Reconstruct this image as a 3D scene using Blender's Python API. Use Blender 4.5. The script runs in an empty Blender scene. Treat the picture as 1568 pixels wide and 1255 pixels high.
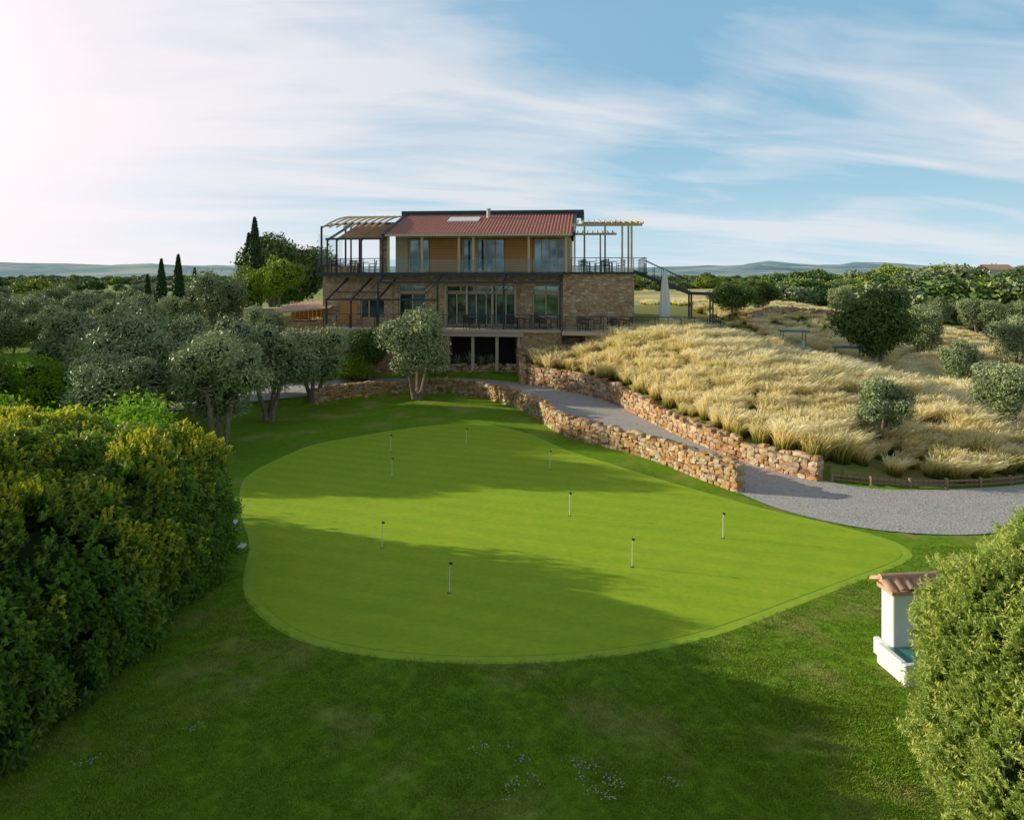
import bpy, math, random
import numpy as np
from mathutils import Vector, Matrix, noise as mnoise
random.seed(7)
rng = np.random.default_rng(7)
scene = bpy.context.scene
COL = scene.collection
CAMZ = 8.0
def T(px, d): return (px-784.0)*d/1150.0          # lateral metres at a distance d
def G(px, py, z=0.0):                              # ground survey point (metres)
    d = 1150.0*(CAMZ-z)/(py-418.0)
    return (T(px, d), d)
def sstep(a, b, x):
    t = np.clip((np.asarray(x, float)-a)/(b-a), 0, 1); return t*t*(3-2*t)

# ------------------------------------------------------------------ materials
class M:
    def __init__(s, name, rough=0.7, spec=0.3):
        s.mat = bpy.data.materials.new(name); s.mat.use_nodes = True
        s.nt = s.mat.node_tree
        s.b = s.nt.nodes['Principled BSDF']; s.out = s.nt.nodes['Material Output']
        s.b.inputs['Roughness'].default_value = rough
        s.b.inputs['Specular IOR Level'].default_value = spec
    def n(s, t, ins=None, **props):
        nd = s.nt.nodes.new(t)
        for k, v in props.items(): setattr(nd, k, v)
        for k, v in (ins or {}).items():
            if isinstance(v, bpy.types.NodeSocket): s.nt.links.new(v, nd.inputs[k])
            else: nd.inputs[k].default_value = v
        return nd
    def link(s, a, b): s.nt.links.new(a, b)
    def noise(s, vec, scale, detail=4, rough=0.55, dist=0.0):
        return s.n('ShaderNodeTexNoise', {'Vector': vec, 'Scale': scale, 'Detail': detail, 'Roughness': rough, 'Distortion': dist}).outputs['Fac']
    def mix(s, f, a, b, bt='MIX'):
        nd = s.nt.nodes.new('ShaderNodeMix'); nd.data_type = 'RGBA'; nd.blend_type = bt
        for i, v in ((0, f), (6, a), (7, b)):
            if isinstance(v, bpy.types.NodeSocket): s.link(v, nd.inputs[i])
            else: nd.inputs[i].default_value = v if i == 0 else (*v[:3], 1)
        return nd.outputs[2]
    def math(s, op, a, b=0.0, clamp=False):
        nd = s.nt.nodes.new('ShaderNodeMath'); nd.operation = op; nd.use_clamp = clamp
        for i, v in ((0, a), (1, b)):
            if isinstance(v, bpy.types.NodeSocket): s.link(v, nd.inputs[i])
            else: nd.inputs[i].default_value = v
        return nd.outputs[0]
    def ramp(s, f, stops):
        nd = s.nt.nodes.new('ShaderNodeValToRGB'); e = nd.color_ramp.elements
        while len(e) < len(stops): e.new(0.5)
        for i, (p, c) in enumerate(stops):
            e[i].position = p; e[i].color = (*c[:3], 1) if hasattr(c, '__len__') else (c, c, c, 1)
        s.link(f, nd.inputs[0]); return nd.outputs[0]
    def maprange(s, v, a, b, c=0.0, d=1.0):
        nd = s.n('ShaderNodeMapRange', {'Value': v, 'From Min': a, 'From Max': b, 'To Min': c, 'To Max': d}); return nd.outputs[0]
    def attr(s, name, out='Fac'):
        nd = s.nt.nodes.new('ShaderNodeAttribute'); nd.attribute_name = name; return nd.outputs[out]
    def pos(s): return s.nt.nodes.new('ShaderNodeNewGeometry').outputs['Position']
    def obj(s): return s.nt.nodes.new('ShaderNodeTexCoord').outputs['Object']
    def color(s, c):
        if isinstance(c, bpy.types.NodeSocket): s.link(c, s.b.inputs['Base Color'])
        else: s.b.inputs['Base Color'].default_value = (*c, 1)
    def bump(s, h, strength=0.5, dist=0.05):
        nd = s.n('ShaderNodeBump', {'Height': h, 'Strength': strength, 'Distance': dist}); s.link(nd.outputs[0], s.b.inputs['Normal'])

def simple(name, c, rough=0.6, metal=0.0, var=0.15, scale=3.0, bump=0.0):
    m = M(name, rough); p = m.obj()
    n = m.noise(p, scale, 5)
    a = tuple(x*(1-var) for x in c); b = tuple(min(1, x*(1+var)) for x in c)
    m.color(m.mix(n, a, b)); m.b.inputs['Metallic'].default_value = metal
    if bump: m.bump(m.noise(p, scale*8, 4), bump, 0.02)
    return m.mat

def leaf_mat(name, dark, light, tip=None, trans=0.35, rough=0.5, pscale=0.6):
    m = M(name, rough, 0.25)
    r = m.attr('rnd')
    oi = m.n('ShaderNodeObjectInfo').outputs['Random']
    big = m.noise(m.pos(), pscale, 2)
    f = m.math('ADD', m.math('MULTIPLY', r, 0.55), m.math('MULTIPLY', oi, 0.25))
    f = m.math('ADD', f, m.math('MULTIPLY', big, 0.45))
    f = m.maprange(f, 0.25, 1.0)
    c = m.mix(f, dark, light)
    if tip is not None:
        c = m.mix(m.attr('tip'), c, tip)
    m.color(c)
    if trans > 0:
        tr = m.n('ShaderNodeBsdfTranslucent', {'Color': m.mix(0.5, c, m.mix(1.0, c, (1.6, 1.5, 0.5), 'MULTIPLY'))})
        mx = m.n('ShaderNodeMixShader', {0: trans})
        m.link(m.b.outputs[0], mx.inputs[1]); m.link(tr.outputs[0], mx.inputs[2]); m.link(mx.outputs[0], m.out.inputs[0])
    return m.mat

def stone_mat(name, scale=3.2):
    m = M(name, 0.85, 0.2); p = m.obj()
    w = m.n('ShaderNodeVectorMath', {0: p, 1: (1, 1, 1.35)}, operation='MULTIPLY').outputs[0]
    dn = m.n('ShaderNodeTexNoise', {'Vector': w, 'Scale': 2.5, 'Detail': 2}).outputs['Color']
    w2 = m.n('ShaderNodeVectorMath', {0: w, 1: m.n('ShaderNodeVectorMath', {0: dn, 'Scale': 0.25}, operation='SCALE').outputs[0]}, operation='ADD').outputs[0]
    v = m.n('ShaderNodeTexVoronoi', {'Vector': w2, 'Scale': scale})
    e = m.n('ShaderNodeTexVoronoi', {'Vector': w2, 'Scale': scale}, feature='DISTANCE_TO_EDGE').outputs['Distance']
    sep = m.n('ShaderNodeSeparateColor', {0: v.outputs['Color']})
    c = m.ramp(sep.outputs[0], [(0, (0.48, 0.28, 0.14)), (0.3, (0.74, 0.50, 0.29)), (0.6, (0.82, 0.62, 0.40)), (0.85, (0.60, 0.36, 0.19)), (1, (0.88, 0.74, 0.54))])
    c = m.mix(m.noise(p, 14, 4), c, m.mix(1.0, c, (0.68, 0.66, 0.64), 'MULTIPLY'))
    em = m.maprange(e, 0.015, 0.07)
    c = m.mix(em, (0.52, 0.41, 0.29), c)
    m.color(c)
    h = m.math('ADD', m.math('MULTIPLY', em, 0.7), m.math('MULTIPLY', m.noise(p, 20, 4), 0.4))
    m.bump(h, 0.9, 0.06)
    return m.mat

def wallstone_mat():
    m = M('rubble_stone', 0.85, 0.2); r = m.attr('rnd')
    c = m.ramp(r, [(0, (0.38, 0.20, 0.09)), (0.2, (0.62, 0.36, 0.16)), (0.4, (0.70, 0.52, 0.33)), (0.6, (0.55, 0.43, 0.31)), (0.8, (0.54, 0.29, 0.13)), (1, (0.80, 0.65, 0.46))])
    n = m.noise(m.obj(), 9, 5)
    c = m.mix(m.maprange(n, 0.35, 0.7), c, m.mix(1.0, c, (0.62, 0.6, 0.58), 'MULTIPLY'))
    m.color(c); m.bump(m.noise(m.obj(), 22, 5), 0.6, 0.03)
    return m.mat

MAT = {}
MAT['stone'] = stone_mat('building_rubble_stone')
MAT['rubble'] = wallstone_mat()
MAT['mortar'] = simple('mortar', (0.22, 0.16, 0.11), 0.9)
MAT['steel'] = simple('dark_steel', (0.06, 0.07, 0.075), 0.45, 0.3)
MAT['roofdark'] = simple('dark_fascia', (0.04, 0.065, 0.08), 0.4)
MAT['beige'] = simple('beige_post', (0.62, 0.49, 0.33), 0.7)
MAT['concrete'] = simple('concrete', (0.50, 0.41, 0.32), 0.8, bump=0.3)
MAT['white'] = simple('whitewash', (0.82, 0.82, 0.80), 0.7, var=0.05, bump=0.2)
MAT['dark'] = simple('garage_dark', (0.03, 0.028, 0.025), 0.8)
MAT['canvas'] = simple('umbrella_canvas', (0.80, 0.80, 0.78), 0.8)
MAT['black'] = simple('black_rubber', (0.02, 0.02, 0.022), 0.5)
MAT['slabstone'] = simple('slab_stone', (0.66, 0.66, 0.62), 0.8, bump=0.2)
MAT['petal'] = simple('faded_petal', (0.46, 0.47, 0.38), 0.8)
MAT['wicker'] = simple('dark_furniture', (0.06, 0.05, 0.05), 0.6)
def wood(name, a, b, vert=True):
    m = M(name, 0.6); p = m.obj()
    sc = m.n('ShaderNodeVectorMath', {0: p, 1: (9, 9, 0.7) if vert else (0.7, 9, 9)}, operation='MULTIPLY').outputs[0]
    n = m.noise(sc, 1.5, 5)
    w = m.n('ShaderNodeTexWave', {'Vector': p, 'Scale': 1.6, 'Distortion': 0.0}, bands_direction='X' if vert else 'Z').outputs['Fac']
    g = m.maprange(w, 0.0, 0.08, 0.45, 1.0)
    m.color(m.mix(1.0, m.mix(n, a, b), g, 'MULTIPLY')); return m.mat
MAT['wood'] = wood('cedar_panel', (0.58, 0.25, 0.08), (0.76, 0.39, 0.14), False)
MAT['slat'] = wood('pergola_slat', (0.44, 0.27, 0.16), (0.58, 0.39, 0.24))
MAT['palewood'] = wood('pale_pergola', (0.62, 0.51, 0.37), (0.74, 0.63, 0.48))
MAT['log'] = wood('fence_log', (0.24, 0.16, 0.10), (0.40, 0.29, 0.19))
def bark():
    m = M('olive_bark', 0.9, 0.1); p = m.obj()
    sc = m.n('ShaderNodeVectorMath', {0: p, 1: (6, 6, 1.2)}, operation='MULTIPLY').outputs[0]
    n = m.noise(sc, 2.0, 6, 0.7); m.color(m.ramp(n, [(0.3, (0.12, 0.095, 0.075)), (0.7, (0.40, 0.32, 0.26))])); m.bump(n, 0.9, 0.06); return m.mat
MAT['bark'] = bark()
def rooftile():
    m = M('red_roof_tile', 0.65); p = m.obj()
    n = m.noise(p, 1.2, 4); n2 = m.noise(p, 9, 3)
    c = m.mix(n, (0.34, 0.09, 0.07), (0.48, 0.16, 0.12)); c = m.mix(m.maprange(n2, 0.45, 0.75), c, (0.52, 0.28, 0.21))
    m.color(c); return m.mat
MAT['tile'] = rooftile()
def terracotta():
    m = M('terracotta', 0.8); n = m.noise(m.obj(), 6, 4); m.color(m.mix(n, (0.50, 0.22, 0.12), (0.70, 0.52, 0.38))); return m.mat
MAT['terracotta'] = terracotta()
def glass():
    m = M('window_glass', 0.04, 0.8); n = m.noise(m.obj(), 0.7, 2)
    m.color(m.mix(m.maprange(n, 0.4, 0.65), (0.05, 0.08, 0.09), (0.24, 0.36, 0.40)))
    m.b.inputs['Metallic'].default_value = 0.5; m.b.inputs['Coat Weight'].default_value = 0.7
    m.b.inputs['Coat Roughness'].default_value = 0.03
    return m.mat
MAT['glass'] = glass()
def clearglass():
    m = M('rail_glass', 0.05, 0.5); m.color((0.6, 0.75, 0.78))
    t = m.n('ShaderNodeBsdfTransparent', {'Color': (0.93, 0.97, 0.97, 1)}); mx = m.n('ShaderNodeMixShader', {0: 0.07})
    m.link(t.outputs[0], mx.inputs[1]); m.link(m.b.outputs[0], mx.inputs[2]); m.link(mx.outputs[0], m.out.inputs[0]); return m.mat
MAT['clear'] = clearglass()
def water():
    m = M('basin_water', 0.05, 0.6); m.color((0.06, 0.26, 0.24)); return m.mat
MAT['water'] = water()

MAT['olive'] = leaf_mat('olive_leaf', (0.085, 0.125, 0.05), (0.48, 0.54, 0.27), trans=0)
MAT['darkleaf'] = leaf_mat('oak_leaf', (0.04, 0.085, 0.018), (0.18, 0.27, 0.06), trans=0, pscale=0.3)
MAT['pine'] = leaf_mat('pine_leaf', (0.09, 0.19, 0.012), (0.40, 0.52, 0.03), trans=0, pscale=0.3)
MAT['fardark'] = leaf_mat('far_dark_leaf', (0.05, 0.11, 0.025), (0.19, 0.28, 0.07), trans=0, pscale=0.05)
MAT['farpine'] = leaf_mat('far_pine_leaf', (0.10, 0.18, 0.02), (0.40, 0.46, 0.06), trans=0, pscale=0.05)
MAT['farolive'] = leaf_mat('far_olive_leaf', (0.13, 0.18, 0.09), (0.33, 0.38, 0.2), trans=0, pscale=0.05)
MAT['shrub'] = leaf_mat('shrub_leaf', (0.09, 0.21, 0.015), (0.36, 0.58, 0.03), trans=0.3)
MAT['hedge'] = leaf_mat('hedge_leaf', (0.040, 0.11, 0.020), (0.20, 0.35, 0.045), tip=(0.64, 0.60, 0.045), trans=0.3, pscale=0.7)
MAT['bush'] = leaf_mat('bush_leaf', (0.11, 0.19, 0.03), (0.40, 0.53, 0.12), tip=(0.66, 0.68, 0.20), trans=0.3, pscale=1.2)
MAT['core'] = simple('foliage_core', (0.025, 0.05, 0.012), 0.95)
MAT['cypress'] = leaf_mat('cypress_leaf', (0.02, 0.05, 0.018), (0.08, 0.14, 0.045), trans=0)
MAT['agave'] = leaf_mat('agave_leaf', (0.16, 0.22, 0.14), (0.34, 0.40, 0.28), trans=0)

def dune_mat():
    m = M('dune_grass_blade', 0.6, 0.2)
    h = m.attr('tip'); oi = m.n('ShaderNodeObjectInfo').outputs['Random']
    big = m.noise(m.pos(), 0.4, 3)
    f = m.math('ADD', m.math('MULTIPLY', oi, 0.45), m.math('MULTIPLY', big, 0.8))
    gold = m.ramp(h, [(0, (0.08, 0.12, 0.015)), (0.3, (0.46, 0.40, 0.08)), (0.55, (0.96, 0.79, 0.36)), (1, (1.0, 0.93, 0.66))])
    grn = m.ramp(h, [(0, (0.06, 0.11, 0.012)), (0.4, (0.28, 0.32, 0.05)), (0.75, (0.66, 0.57, 0.18)), (1, (0.94, 0.80, 0.42))])
    c = m.mix(m.maprange(f, 0.56, 0.88), gold, grn)
    m.color(c)
    tr = m.n('ShaderNodeBsdfTranslucent', {'Color': c}); mx = m.n('ShaderNodeMixShader', {0: 0.45})
    m.link(m.b.outputs[0], mx.inputs[1]); m.link(tr.outputs[0], mx.inputs[2]); m.link(mx.outputs[0], m.out.inputs[0]); return m.mat
MAT['dune'] = dune_mat()
DRYS, DRYA, DRYB = 0.42, 0.52, 0.68
def lawnblade():
    m = M('lawn_blade', 0.5, 0.25)
    h = m.attr('tip'); r = m.attr('rnd')
    c = m.mix(r, (0.085, 0.18, 0.008), (0.22, 0.37, 0.022)); c = m.mix(m.math('MULTIPLY', h, 0.5), c, (0.40, 0.54, 0.05))
    dry = m.maprange(m.noise(m.pos(), DRYS, 4), DRYA, DRYB, 0, 0.6)
    c = m.mix(dry, c, (0.46, 0.40, 0.14)); m.color(c)
    return m.mat
MAT['lawnblade'] = lawnblade()

def ground_mat():
    m = M('ground_grass', 0.9, 0.1); p = m.pos()
    n1 = m.noise(p, 0.35, 5); n2 = m.noise(p, 3.5, 5, 0.65); n3 = m.noise(p, 28, 4, 0.7)
    lawn = m.mix(n1, (0.125, 0.25, 0.010), (0.22, 0.37, 0.022))
    lawn = m.mix(m.maprange(n2, 0.35, 0.75), lawn, m.mix(1.0, lawn, (0.58, 0.64, 0.6), 'MULTIPLY'))
    lawn = m.mix(m.maprange(n3, 0.4, 0.8, 0, 0.8), lawn, m.mix(1.0, lawn, (1.4, 1.3, 1.4), 'MULTIPLY'))
    dry = m.maprange(m.noise(p, DRYS, 4), DRYA, DRYB, 0, 0.6)
    lawn = m.mix(dry, lawn, (0.40, 0.34, 0.12))
    soil = m.mix(n2, (0.13, 0.18, 0.04), (0.40, 0.35, 0.13))
    nf = m.noise(p, 0.012, 4)
    fld = m.mix(m.maprange(nf, 0.42, 0.58), (0.84, 0.66, 0.34), (0.32, 0.42, 0.10))
    fld = m.mix(m.noise(p, 0.15, 5), fld, m.mix(1.0, fld, (0.65, 0.65, 0.6), 'MULTIPLY'))
    sx = m.n('ShaderNodeSeparateXYZ', {0: p}).outputs[0]
    fld = m.mix(m.maprange(sx, -10, -40, 0, .75), fld, (0.24, 0.34, 0.10))
    far = m.mix(m.maprange(m.noise(p, 0.004, 6, 0.65), 0.42, 0.6), (0.18, 0.32, 0.40), (0.46, 0.52, 0.48))  # distance haze painted as a bluish base colour on the far hills
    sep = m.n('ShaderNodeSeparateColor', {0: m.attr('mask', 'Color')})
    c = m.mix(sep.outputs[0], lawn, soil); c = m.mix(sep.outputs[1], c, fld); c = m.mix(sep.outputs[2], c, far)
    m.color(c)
    m.bump(m.math('ADD', m.math('MULTIPLY', n3, 0.5), n2), 0.6, 0.05)
    return m.mat
MAT['ground'] = ground_mat()
def green_mat(name, a, b, stripe=.18):
    m = M(name, 0.85, 0.12); p = m.pos()
    n1 = m.noise(p, 0.4, 4); n2 = m.noise(p, 5, 5, 0.65); n3 = m.noise(p, 45, 3, 0.7); n4 = m.noise(p, 1.3, 5, .6)
    c = m.mix(n1, a, b)
    rot = m.n('ShaderNodeMapping', {'Vector': p, 'Rotation': (0, 0, 0.35)}).outputs[0]
    w = m.n('ShaderNodeTexWave', {'Vector': rot, 'Scale': 0.32, 'Distortion': 0.6}, bands_direction='Y').outputs['Fac']
    c = m.mix(m.maprange(w, 0.35, 0.65, 0, stripe), c, m.mix(1.0, c, (1.4, 1.35, 1.3), 'MULTIPLY'))
    c = m.mix(m.maprange(n4, 0.4, 0.7, 0, 0.7), c, m.mix(1.0, c, (1.25, 1.06, 1.1), 'MULTIPLY'))
    c = m.mix(m.maprange(n2, 0.4, 0.75, 0, 0.7), c, m.mix(1.0, c, (0.7, 0.78, 0.8), 'MULTIPLY'))
    c = m.mix(m.maprange(n3, 0.35, 0.8, 0, 0.5), c, m.mix(1.0, c, (1.3, 1.25, 1.2), 'MULTIPLY'))
    m.color(c); m.bump(n3, 0.3, 0.015); return m.mat
MAT['green'] = green_mat('putting_turf', (0.265, 0.405, 0.020), (0.34, 0.485, 0.028))
MAT['fringe'] = green_mat('fringe_turf', (0.28, 0.43, 0.03), (0.36, 0.51, 0.045), 0.0)
def road_mat():
    m = M('gravel_road', 0.9, 0.2); p = m.pos()
    v = m.n('ShaderNodeTexVoronoi', {'Vector': p, 'Scale': 12.0}); sp = m.n('ShaderNodeSeparateColor', {0: v.outputs['Color']})
    n = m.noise(p, 0.8, 5)
    c = m.mix(sp.outputs[0], (0.32, 0.31, 0.31), (0.54, 0.52, 0.52))
    c = m.mix(m.maprange(n, 0.35, 0.7, 0, 0.7), c, (0.50, 0.45, 0.42))
    m.color(c); m.bump(v.outputs['Distance'], 0.4, 0.03); return m.mat
MAT['road'] = road_mat()

# ------------------------------------------------------------------ mesh utils
def np_mesh(name, V, F, mats=(), mi=None, rnd=None, tip=None, smooth=False):
    V = np.asarray(V, np.float32); F = np.asarray(F, np.int32)
    me = bpy.data.meshes.new(name); nf, k = F.shape
    me.vertices.add(len(V)); me.vertices.foreach_set('co', V.ravel())
    me.loops.add(nf*k); me.loops.foreach_set('vertex_index', F.ravel())
    me.polygons.add(nf); me.polygons.foreach_set('loop_start', np.arange(0, nf*k, k, dtype=np.int32))
    for mt in mats: me.materials.append(mt)
    if mi is not None: me.polygons.foreach_set('material_index', np.asarray(mi, np.int32))
    me.update(calc_edges=True)
    for nm, arr in (('rnd', rnd), ('tip', tip)):
        if arr is not None:
            a = me.attributes.new(nm, 'FLOAT', 'POINT'); a.data.foreach_set('value', np.asarray(arr, np.float32))
    me.polygons.foreach_set('use_smooth', np.full(nf, smooth, dtype=bool))
    return me
def add_obj(name, me, loc=(0, 0, 0), rotz=0.0, sc=1.0, parent=None):
    o = bpy.data.objects.new(name, me); COL.objects.link(o)
    o.location = loc; o.rotation_euler = (0, 0, rotz)
    o.scale = (sc, sc, sc) if not hasattr(sc, '__len__') else sc
    if parent: o.parent = parent
    return o
def empty(name, loc=(0, 0, 0), rotz=0.0):
    o = bpy.data.objects.new(name, None); COL.objects.link(o); o.location = loc; o.rotation_euler = (0, 0, rotz); return o

class B:
    """quad builder"""
    def __init__(s): s.V = []; s.F = []; s.n = 0
    def add(s, V, F):
        s.V.append(np.asarray(V, float)); s.F.append(np.asarray(F, int)+s.n); s.n += len(V)
    def box(s, x0, x1, y0, y1, z0, z1):
        V = [(x, y, z) for z in (z0, z1) for (x, y) in ((x0, y0), (x1, y0), (x1, y1), (x0, y1))]
        s.add(V, [(3, 2, 1, 0), (4, 5, 6, 7), (0, 1, 5, 4), (1, 2, 6, 5), (2, 3, 7, 6), (3, 0, 4, 7)])
    def beam(s, p, q, w=0.1, h=None):
        h = h or w; p = Vector(p); q = Vector(q); d = (q-p).normalized()
        up = Vector((0, 0, 1)) if abs(d.z) < 0.95 else Vector((0, 1, 0))
        a = d.cross(up).normalized(); b = a.cross(d).normalized()
        V = []
        for c in (p, q):
            for i, j in ((-1, -1), (1, -1), (1, 1), (-1, 1)): V.append(tuple(c+a*i*w/2+b*j*h/2))
        s.add(V, [(0, 1, 2, 3), (7, 6, 5, 4), (0, 4, 5, 1), (1, 5, 6, 2), (2, 6, 7, 3), (3, 7, 4, 0)])
    def tube(s, pts, rad, sides=8, cap=True):
        P = [Vector(p) for p in pts]; V = []; F = []
        for i, p in enumerate(P):
            d = (P[min(i+1, len(P)-1)]-P[max(i-1, 0)]).normalized()
            ref = Vector((1, 0, 0)) if abs(d.x) < 0.9 else Vector((0, 1, 0))
            a = d.cross(ref).normalized(); b = d.cross(a)
            for k in range(sides):
                t = 2*math.pi*k/sides; V.append(tuple(p+(a*math.cos(t)+b*math.sin(t))*rad[i]))
        for i in range(len(P)-1):
            for k in range(sides):
                F.append((i*sides+k, i*sides+(k+1) % sides, (i+1)*sides+(k+1) % sides, (i+1)*sides+k))
        s.add(V, F)
        if cap and sides % 2 == 0:
            for e in (0, (len(P)-1)*sides):
                F2 = [(e+0, e+k, e+k+1, e+k+2) for k in range(1, sides-2, 2)]
                s.F.append(np.array(F2)+s.n-len(V))
    def get(s): return np.concatenate(s.V), np.concatenate(s.F)
    def obj(s, name, mat, parent=None, smooth=False, loc=(0, 0, 0), rotz=0):
        V, F = s.get(); return add_obj(name, np_mesh(name, V, F, [mat], smooth=smooth), loc, rotz, parent=parent)

def unit(n):
    v = rng.normal(size=(n, 3)); return v/np.linalg.norm(v, axis=1, keepdims=True)
def leaves(C, L, W, N=None, nb=0.5):
    n = len(C); nr = unit(n)
    if N is not None: nr = nr*(1-nb)+N*nb; nr /= np.linalg.norm(nr, axis=1, keepdims=True)+1e-9
    d = unit(n); d -= (d*nr).sum(1, keepdims=True)*nr; d /= np.linalg.norm(d, axis=1, keepdims=True)+1e-9
    s = np.cross(nr, d); k = rng.uniform(0.65, 1.3, (n, 1))
    V = np.stack([C-d*L*k/2, C+s*W*k/2, C+d*L*k/2, C-s*W*k/2], 1).reshape(-1, 3)
    return V, np.arange(4*n).reshape(n, 4)
def chaikin(P, it=2, closed=False):
    P = [np.array(p, float) for p in P]
    for _ in range(it):
        Q = [] if closed else [P[0]]
        for i in range(len(P) if closed else len(P)-1):
            a, b = P[i], P[(i+1) % len(P)]; Q += [a*.75+b*.25, a*.25+b*.75]
        if not closed: Q.append(P[-1])
        P = Q
    return np.array(P)
def inpoly(x, y, poly):
    r = np.zeros(np.shape(x), bool); n = len(poly); j = n-1
    for i in range(n):
        xi, yi = poly[i][:2]; xj, yj = poly[j][:2]
        c = ((yi > y) != (yj > y)) & (x < (xj-xi)*(y-yi)/(yj-yi+1e-12)+xi)
        r ^= c; j = i
    return r

# ------------------------------------------------------------------ site lines
LOW = [(8.1, 27.5), (7.1, 29.5), (6.1, 32.0), (4.7, 34.1), (3.1, 35.8), (2.1, 37.9), (1.2, 42.0), (-0.2, 45.5), (-1.8, 47.9), (-3.6, 49.6), (-6.2, 49.8), (-8.6, 48.8), (-10.7, 46.9), (-11.8, 45.3)]
UPP = [(11.8, 29.0), (10.3, 31.0), (8.9, 34.3), (8.1, 36.4), (7.0, 40.3), (5.7, 44.6), (3.6, 47.4), (1.1, 49.6), (0.95, 52.0), (0.9, 54.6)]
LOWs = chaikin(LOW, 2); UPPs = chaikin(UPP, 2)
def roadz(x, y): return 0.6*sstep(28, 50, y)*sstep(-22, -13, x)
PAIRS = [((60, 40), (60, 46)), ((30, 27.8), (30, 33)), ((18, 23.9), (19.5, 28.3)), ((14.3, 22.9), (16.5, 27.8)), ((12.4, 23.0), (14.2, 27.6)), ((10.6, 23.7), (12.6, 28.2)), ((9.0, 25.4), (12.0, 29.0)),
         ((8.2, 27.5), (10.6, 30.6)), ((6.3, 32.0), (9.0, 34.3)), ((4.8, 34.3), (8.2, 36.4)), ((3.3, 36.0), (7.6, 38.6)), ((2.3, 38.0), (7.1, 40.3)), ((1.5, 42.2), (5.9, 44.6)),
         ((0.1, 45.7), (3.7, 47.5)), ((-1.6, 48.2), (1.0, 50.5)), ((-3.5, 49.9), (-2.5, 53)), ((-6.2, 50.1), (-6.5, 53)), ((-8.7, 49.1), (-9.8, 53)), ((-10.9, 47.1), (-13, 52)), ((-13, 44.8), (-16, 50)), ((-20, 43), (-22, 49))]
RA = chaikin([p[0] for p in PAIRS], 2); RB = chaikin([p[1] for p in PAIRS], 2)
ROADPOLY = list(RA)+list(RB[::-1])
LAWNPOLY = [(-60, -40)]+[(40, -40), (60, 40)]+[tuple(p) for p in RA if p[1] < 28 and p[0] > 8]+[(p[0]+.15, p[1]+.1) for p in LOWs]+[(-12.5, 44), (-24, 42), (-60, 42)]
RPOLY = [(0.7, 56), (0.8, 50)]+[tuple(p+np.array([0.1, 0.05])) for p in UPPs[::-1]][3:]+[(12.2, 29.1), (14.2, 28.1), (17, 28.2), (19.5, 28.7), (30, 33.5), (60, 46.5), (300, 120), (300, 8000), (-13, 8000), (-13, 57), (0.7, 57)]
COMMON = [(0, 85, 4.2), (-14, 75, 4.2), (-13, 58, 4), (15, 85, 4.3), (64, 120, .6), (40, 130, 3.5), (-40, 140, 2), (0, 140, 3.5), (-60, 110, .5), (100, 100, 0), (-100, 100, 0), (-13, 100, 4), (-13, 140, 3.4)]
RC = COMMON+[(1.3, 50, 1.5), (3.8, 47.8, 1.6), (5.9, 45.2, 1.45), (7.2, 40.6, 1.25), (8.3, 36.6, .95), (9.1, 34.5, .85), (10.6, 31.3, .7), (12, 29.4, .6), (14.2, 28.2, .08), (19.5, 28.9, .08), (30, 33.7, .08),
     (15.3, 31, .45), (21, 33, .8), (22, 40, 1.2), (17, 38, 1.95), (12.5, 37, 2.0), (15.2, 42, 2.6), (12.6, 45.5, 3.4), (8.8, 48, 3.85), (8.5, 43.5, 2.75), (5.2, 50, 2.8), (2.5, 52, 2.2), (2.5, 55, 3.2),
     (6, 55, 3.7), (9, 55, 3.8), (15, 58, 4.0), (20, 62, 3.9), (20, 52, 1.9), (25, 52, .9), (30, 47, .5), (36, 55, .6), (28, 80, 4.4), (50, 85, 1), (60, 60, .3)]
LC = COMMON+[(-18, 58, 3.6), (-21, 62, 4), (-26, 62, 2.8), (-36, 65, .5), (-16, 54, 1.7), (-8, 56, 1.6), (-8, 53.2, .9), (0, 54, 1.2), (-4, 54, 1.2), (-16, 50, .6), (-22, 45, .1), (-30, 50, 0), (-14, 45, .3), (-60, 70, 0), (-30, 85, 2), (-22, 56, 2), (-12, 40, 0), (-40, 40, 0), (0, 40, 0)]
def tps_fit(C):
    C = np.array(C, float); P = C[:, :2]/50; n = len(P)
    r2 = ((P[:, None]-P[None])**2).sum(-1); K = 0.5*r2*np.log(r2+1e-9)+np.eye(n)*1e-4
    A = np.zeros((n+3, n+3)); A[:n, :n] = K; A[:n, n] = 1; A[:n, n+1:] = P; A[n, :n] = 1; A[n+1:, :n] = P.T
    w = np.linalg.solve(A, np.concatenate([C[:, 2], [0, 0, 0]])); return P, w
def tps_eval(fit, x, y):
    P, w = fit; sh = np.shape(x); x = np.ravel(x)/50; y = np.ravel(y)/50; out = w[-3]+w[-2]*x+w[-1]*y
    for i in range(len(P)):
        r2 = (x-P[i, 0])**2+(y-P[i, 1])**2; out = out+w[i]*0.5*r2*np.log(r2+1e-9)
    return out.reshape(sh)
FR, FL = tps_fit(RC), tps_fit(LC)
def vnoise(x, y, seed=0):
    xi = np.floor(x).astype(np.int64); yi = np.floor(y).astype(np.int64); fx = x-xi; fy = y-yi
    fx = fx*fx*(3-2*fx); fy = fy*fy*(3-2*fy)
    def h(a, b):
        n = (a*374761393+b*668265263+seed*1442695) & 0x7fffffff
        n = ((n ^ (n >> 13))*1274126177) & 0x7fffffff
        return ((n ^ (n >> 16)) & 0xffff)/65535.0
    return (h(xi, yi)*(1-fx)+h(xi+1, yi)*fx)*(1-fy)+(h(xi, yi+1)*(1-fx)+h(xi+1, yi+1)*fx)*fy
def fbm(x, y, o=5, seed=0):
    s = 0; a = .5
    for i in range(o): s = s+a*vnoise(x*2**i, y*2**i, seed+i); a *= .5
    return s
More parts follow.
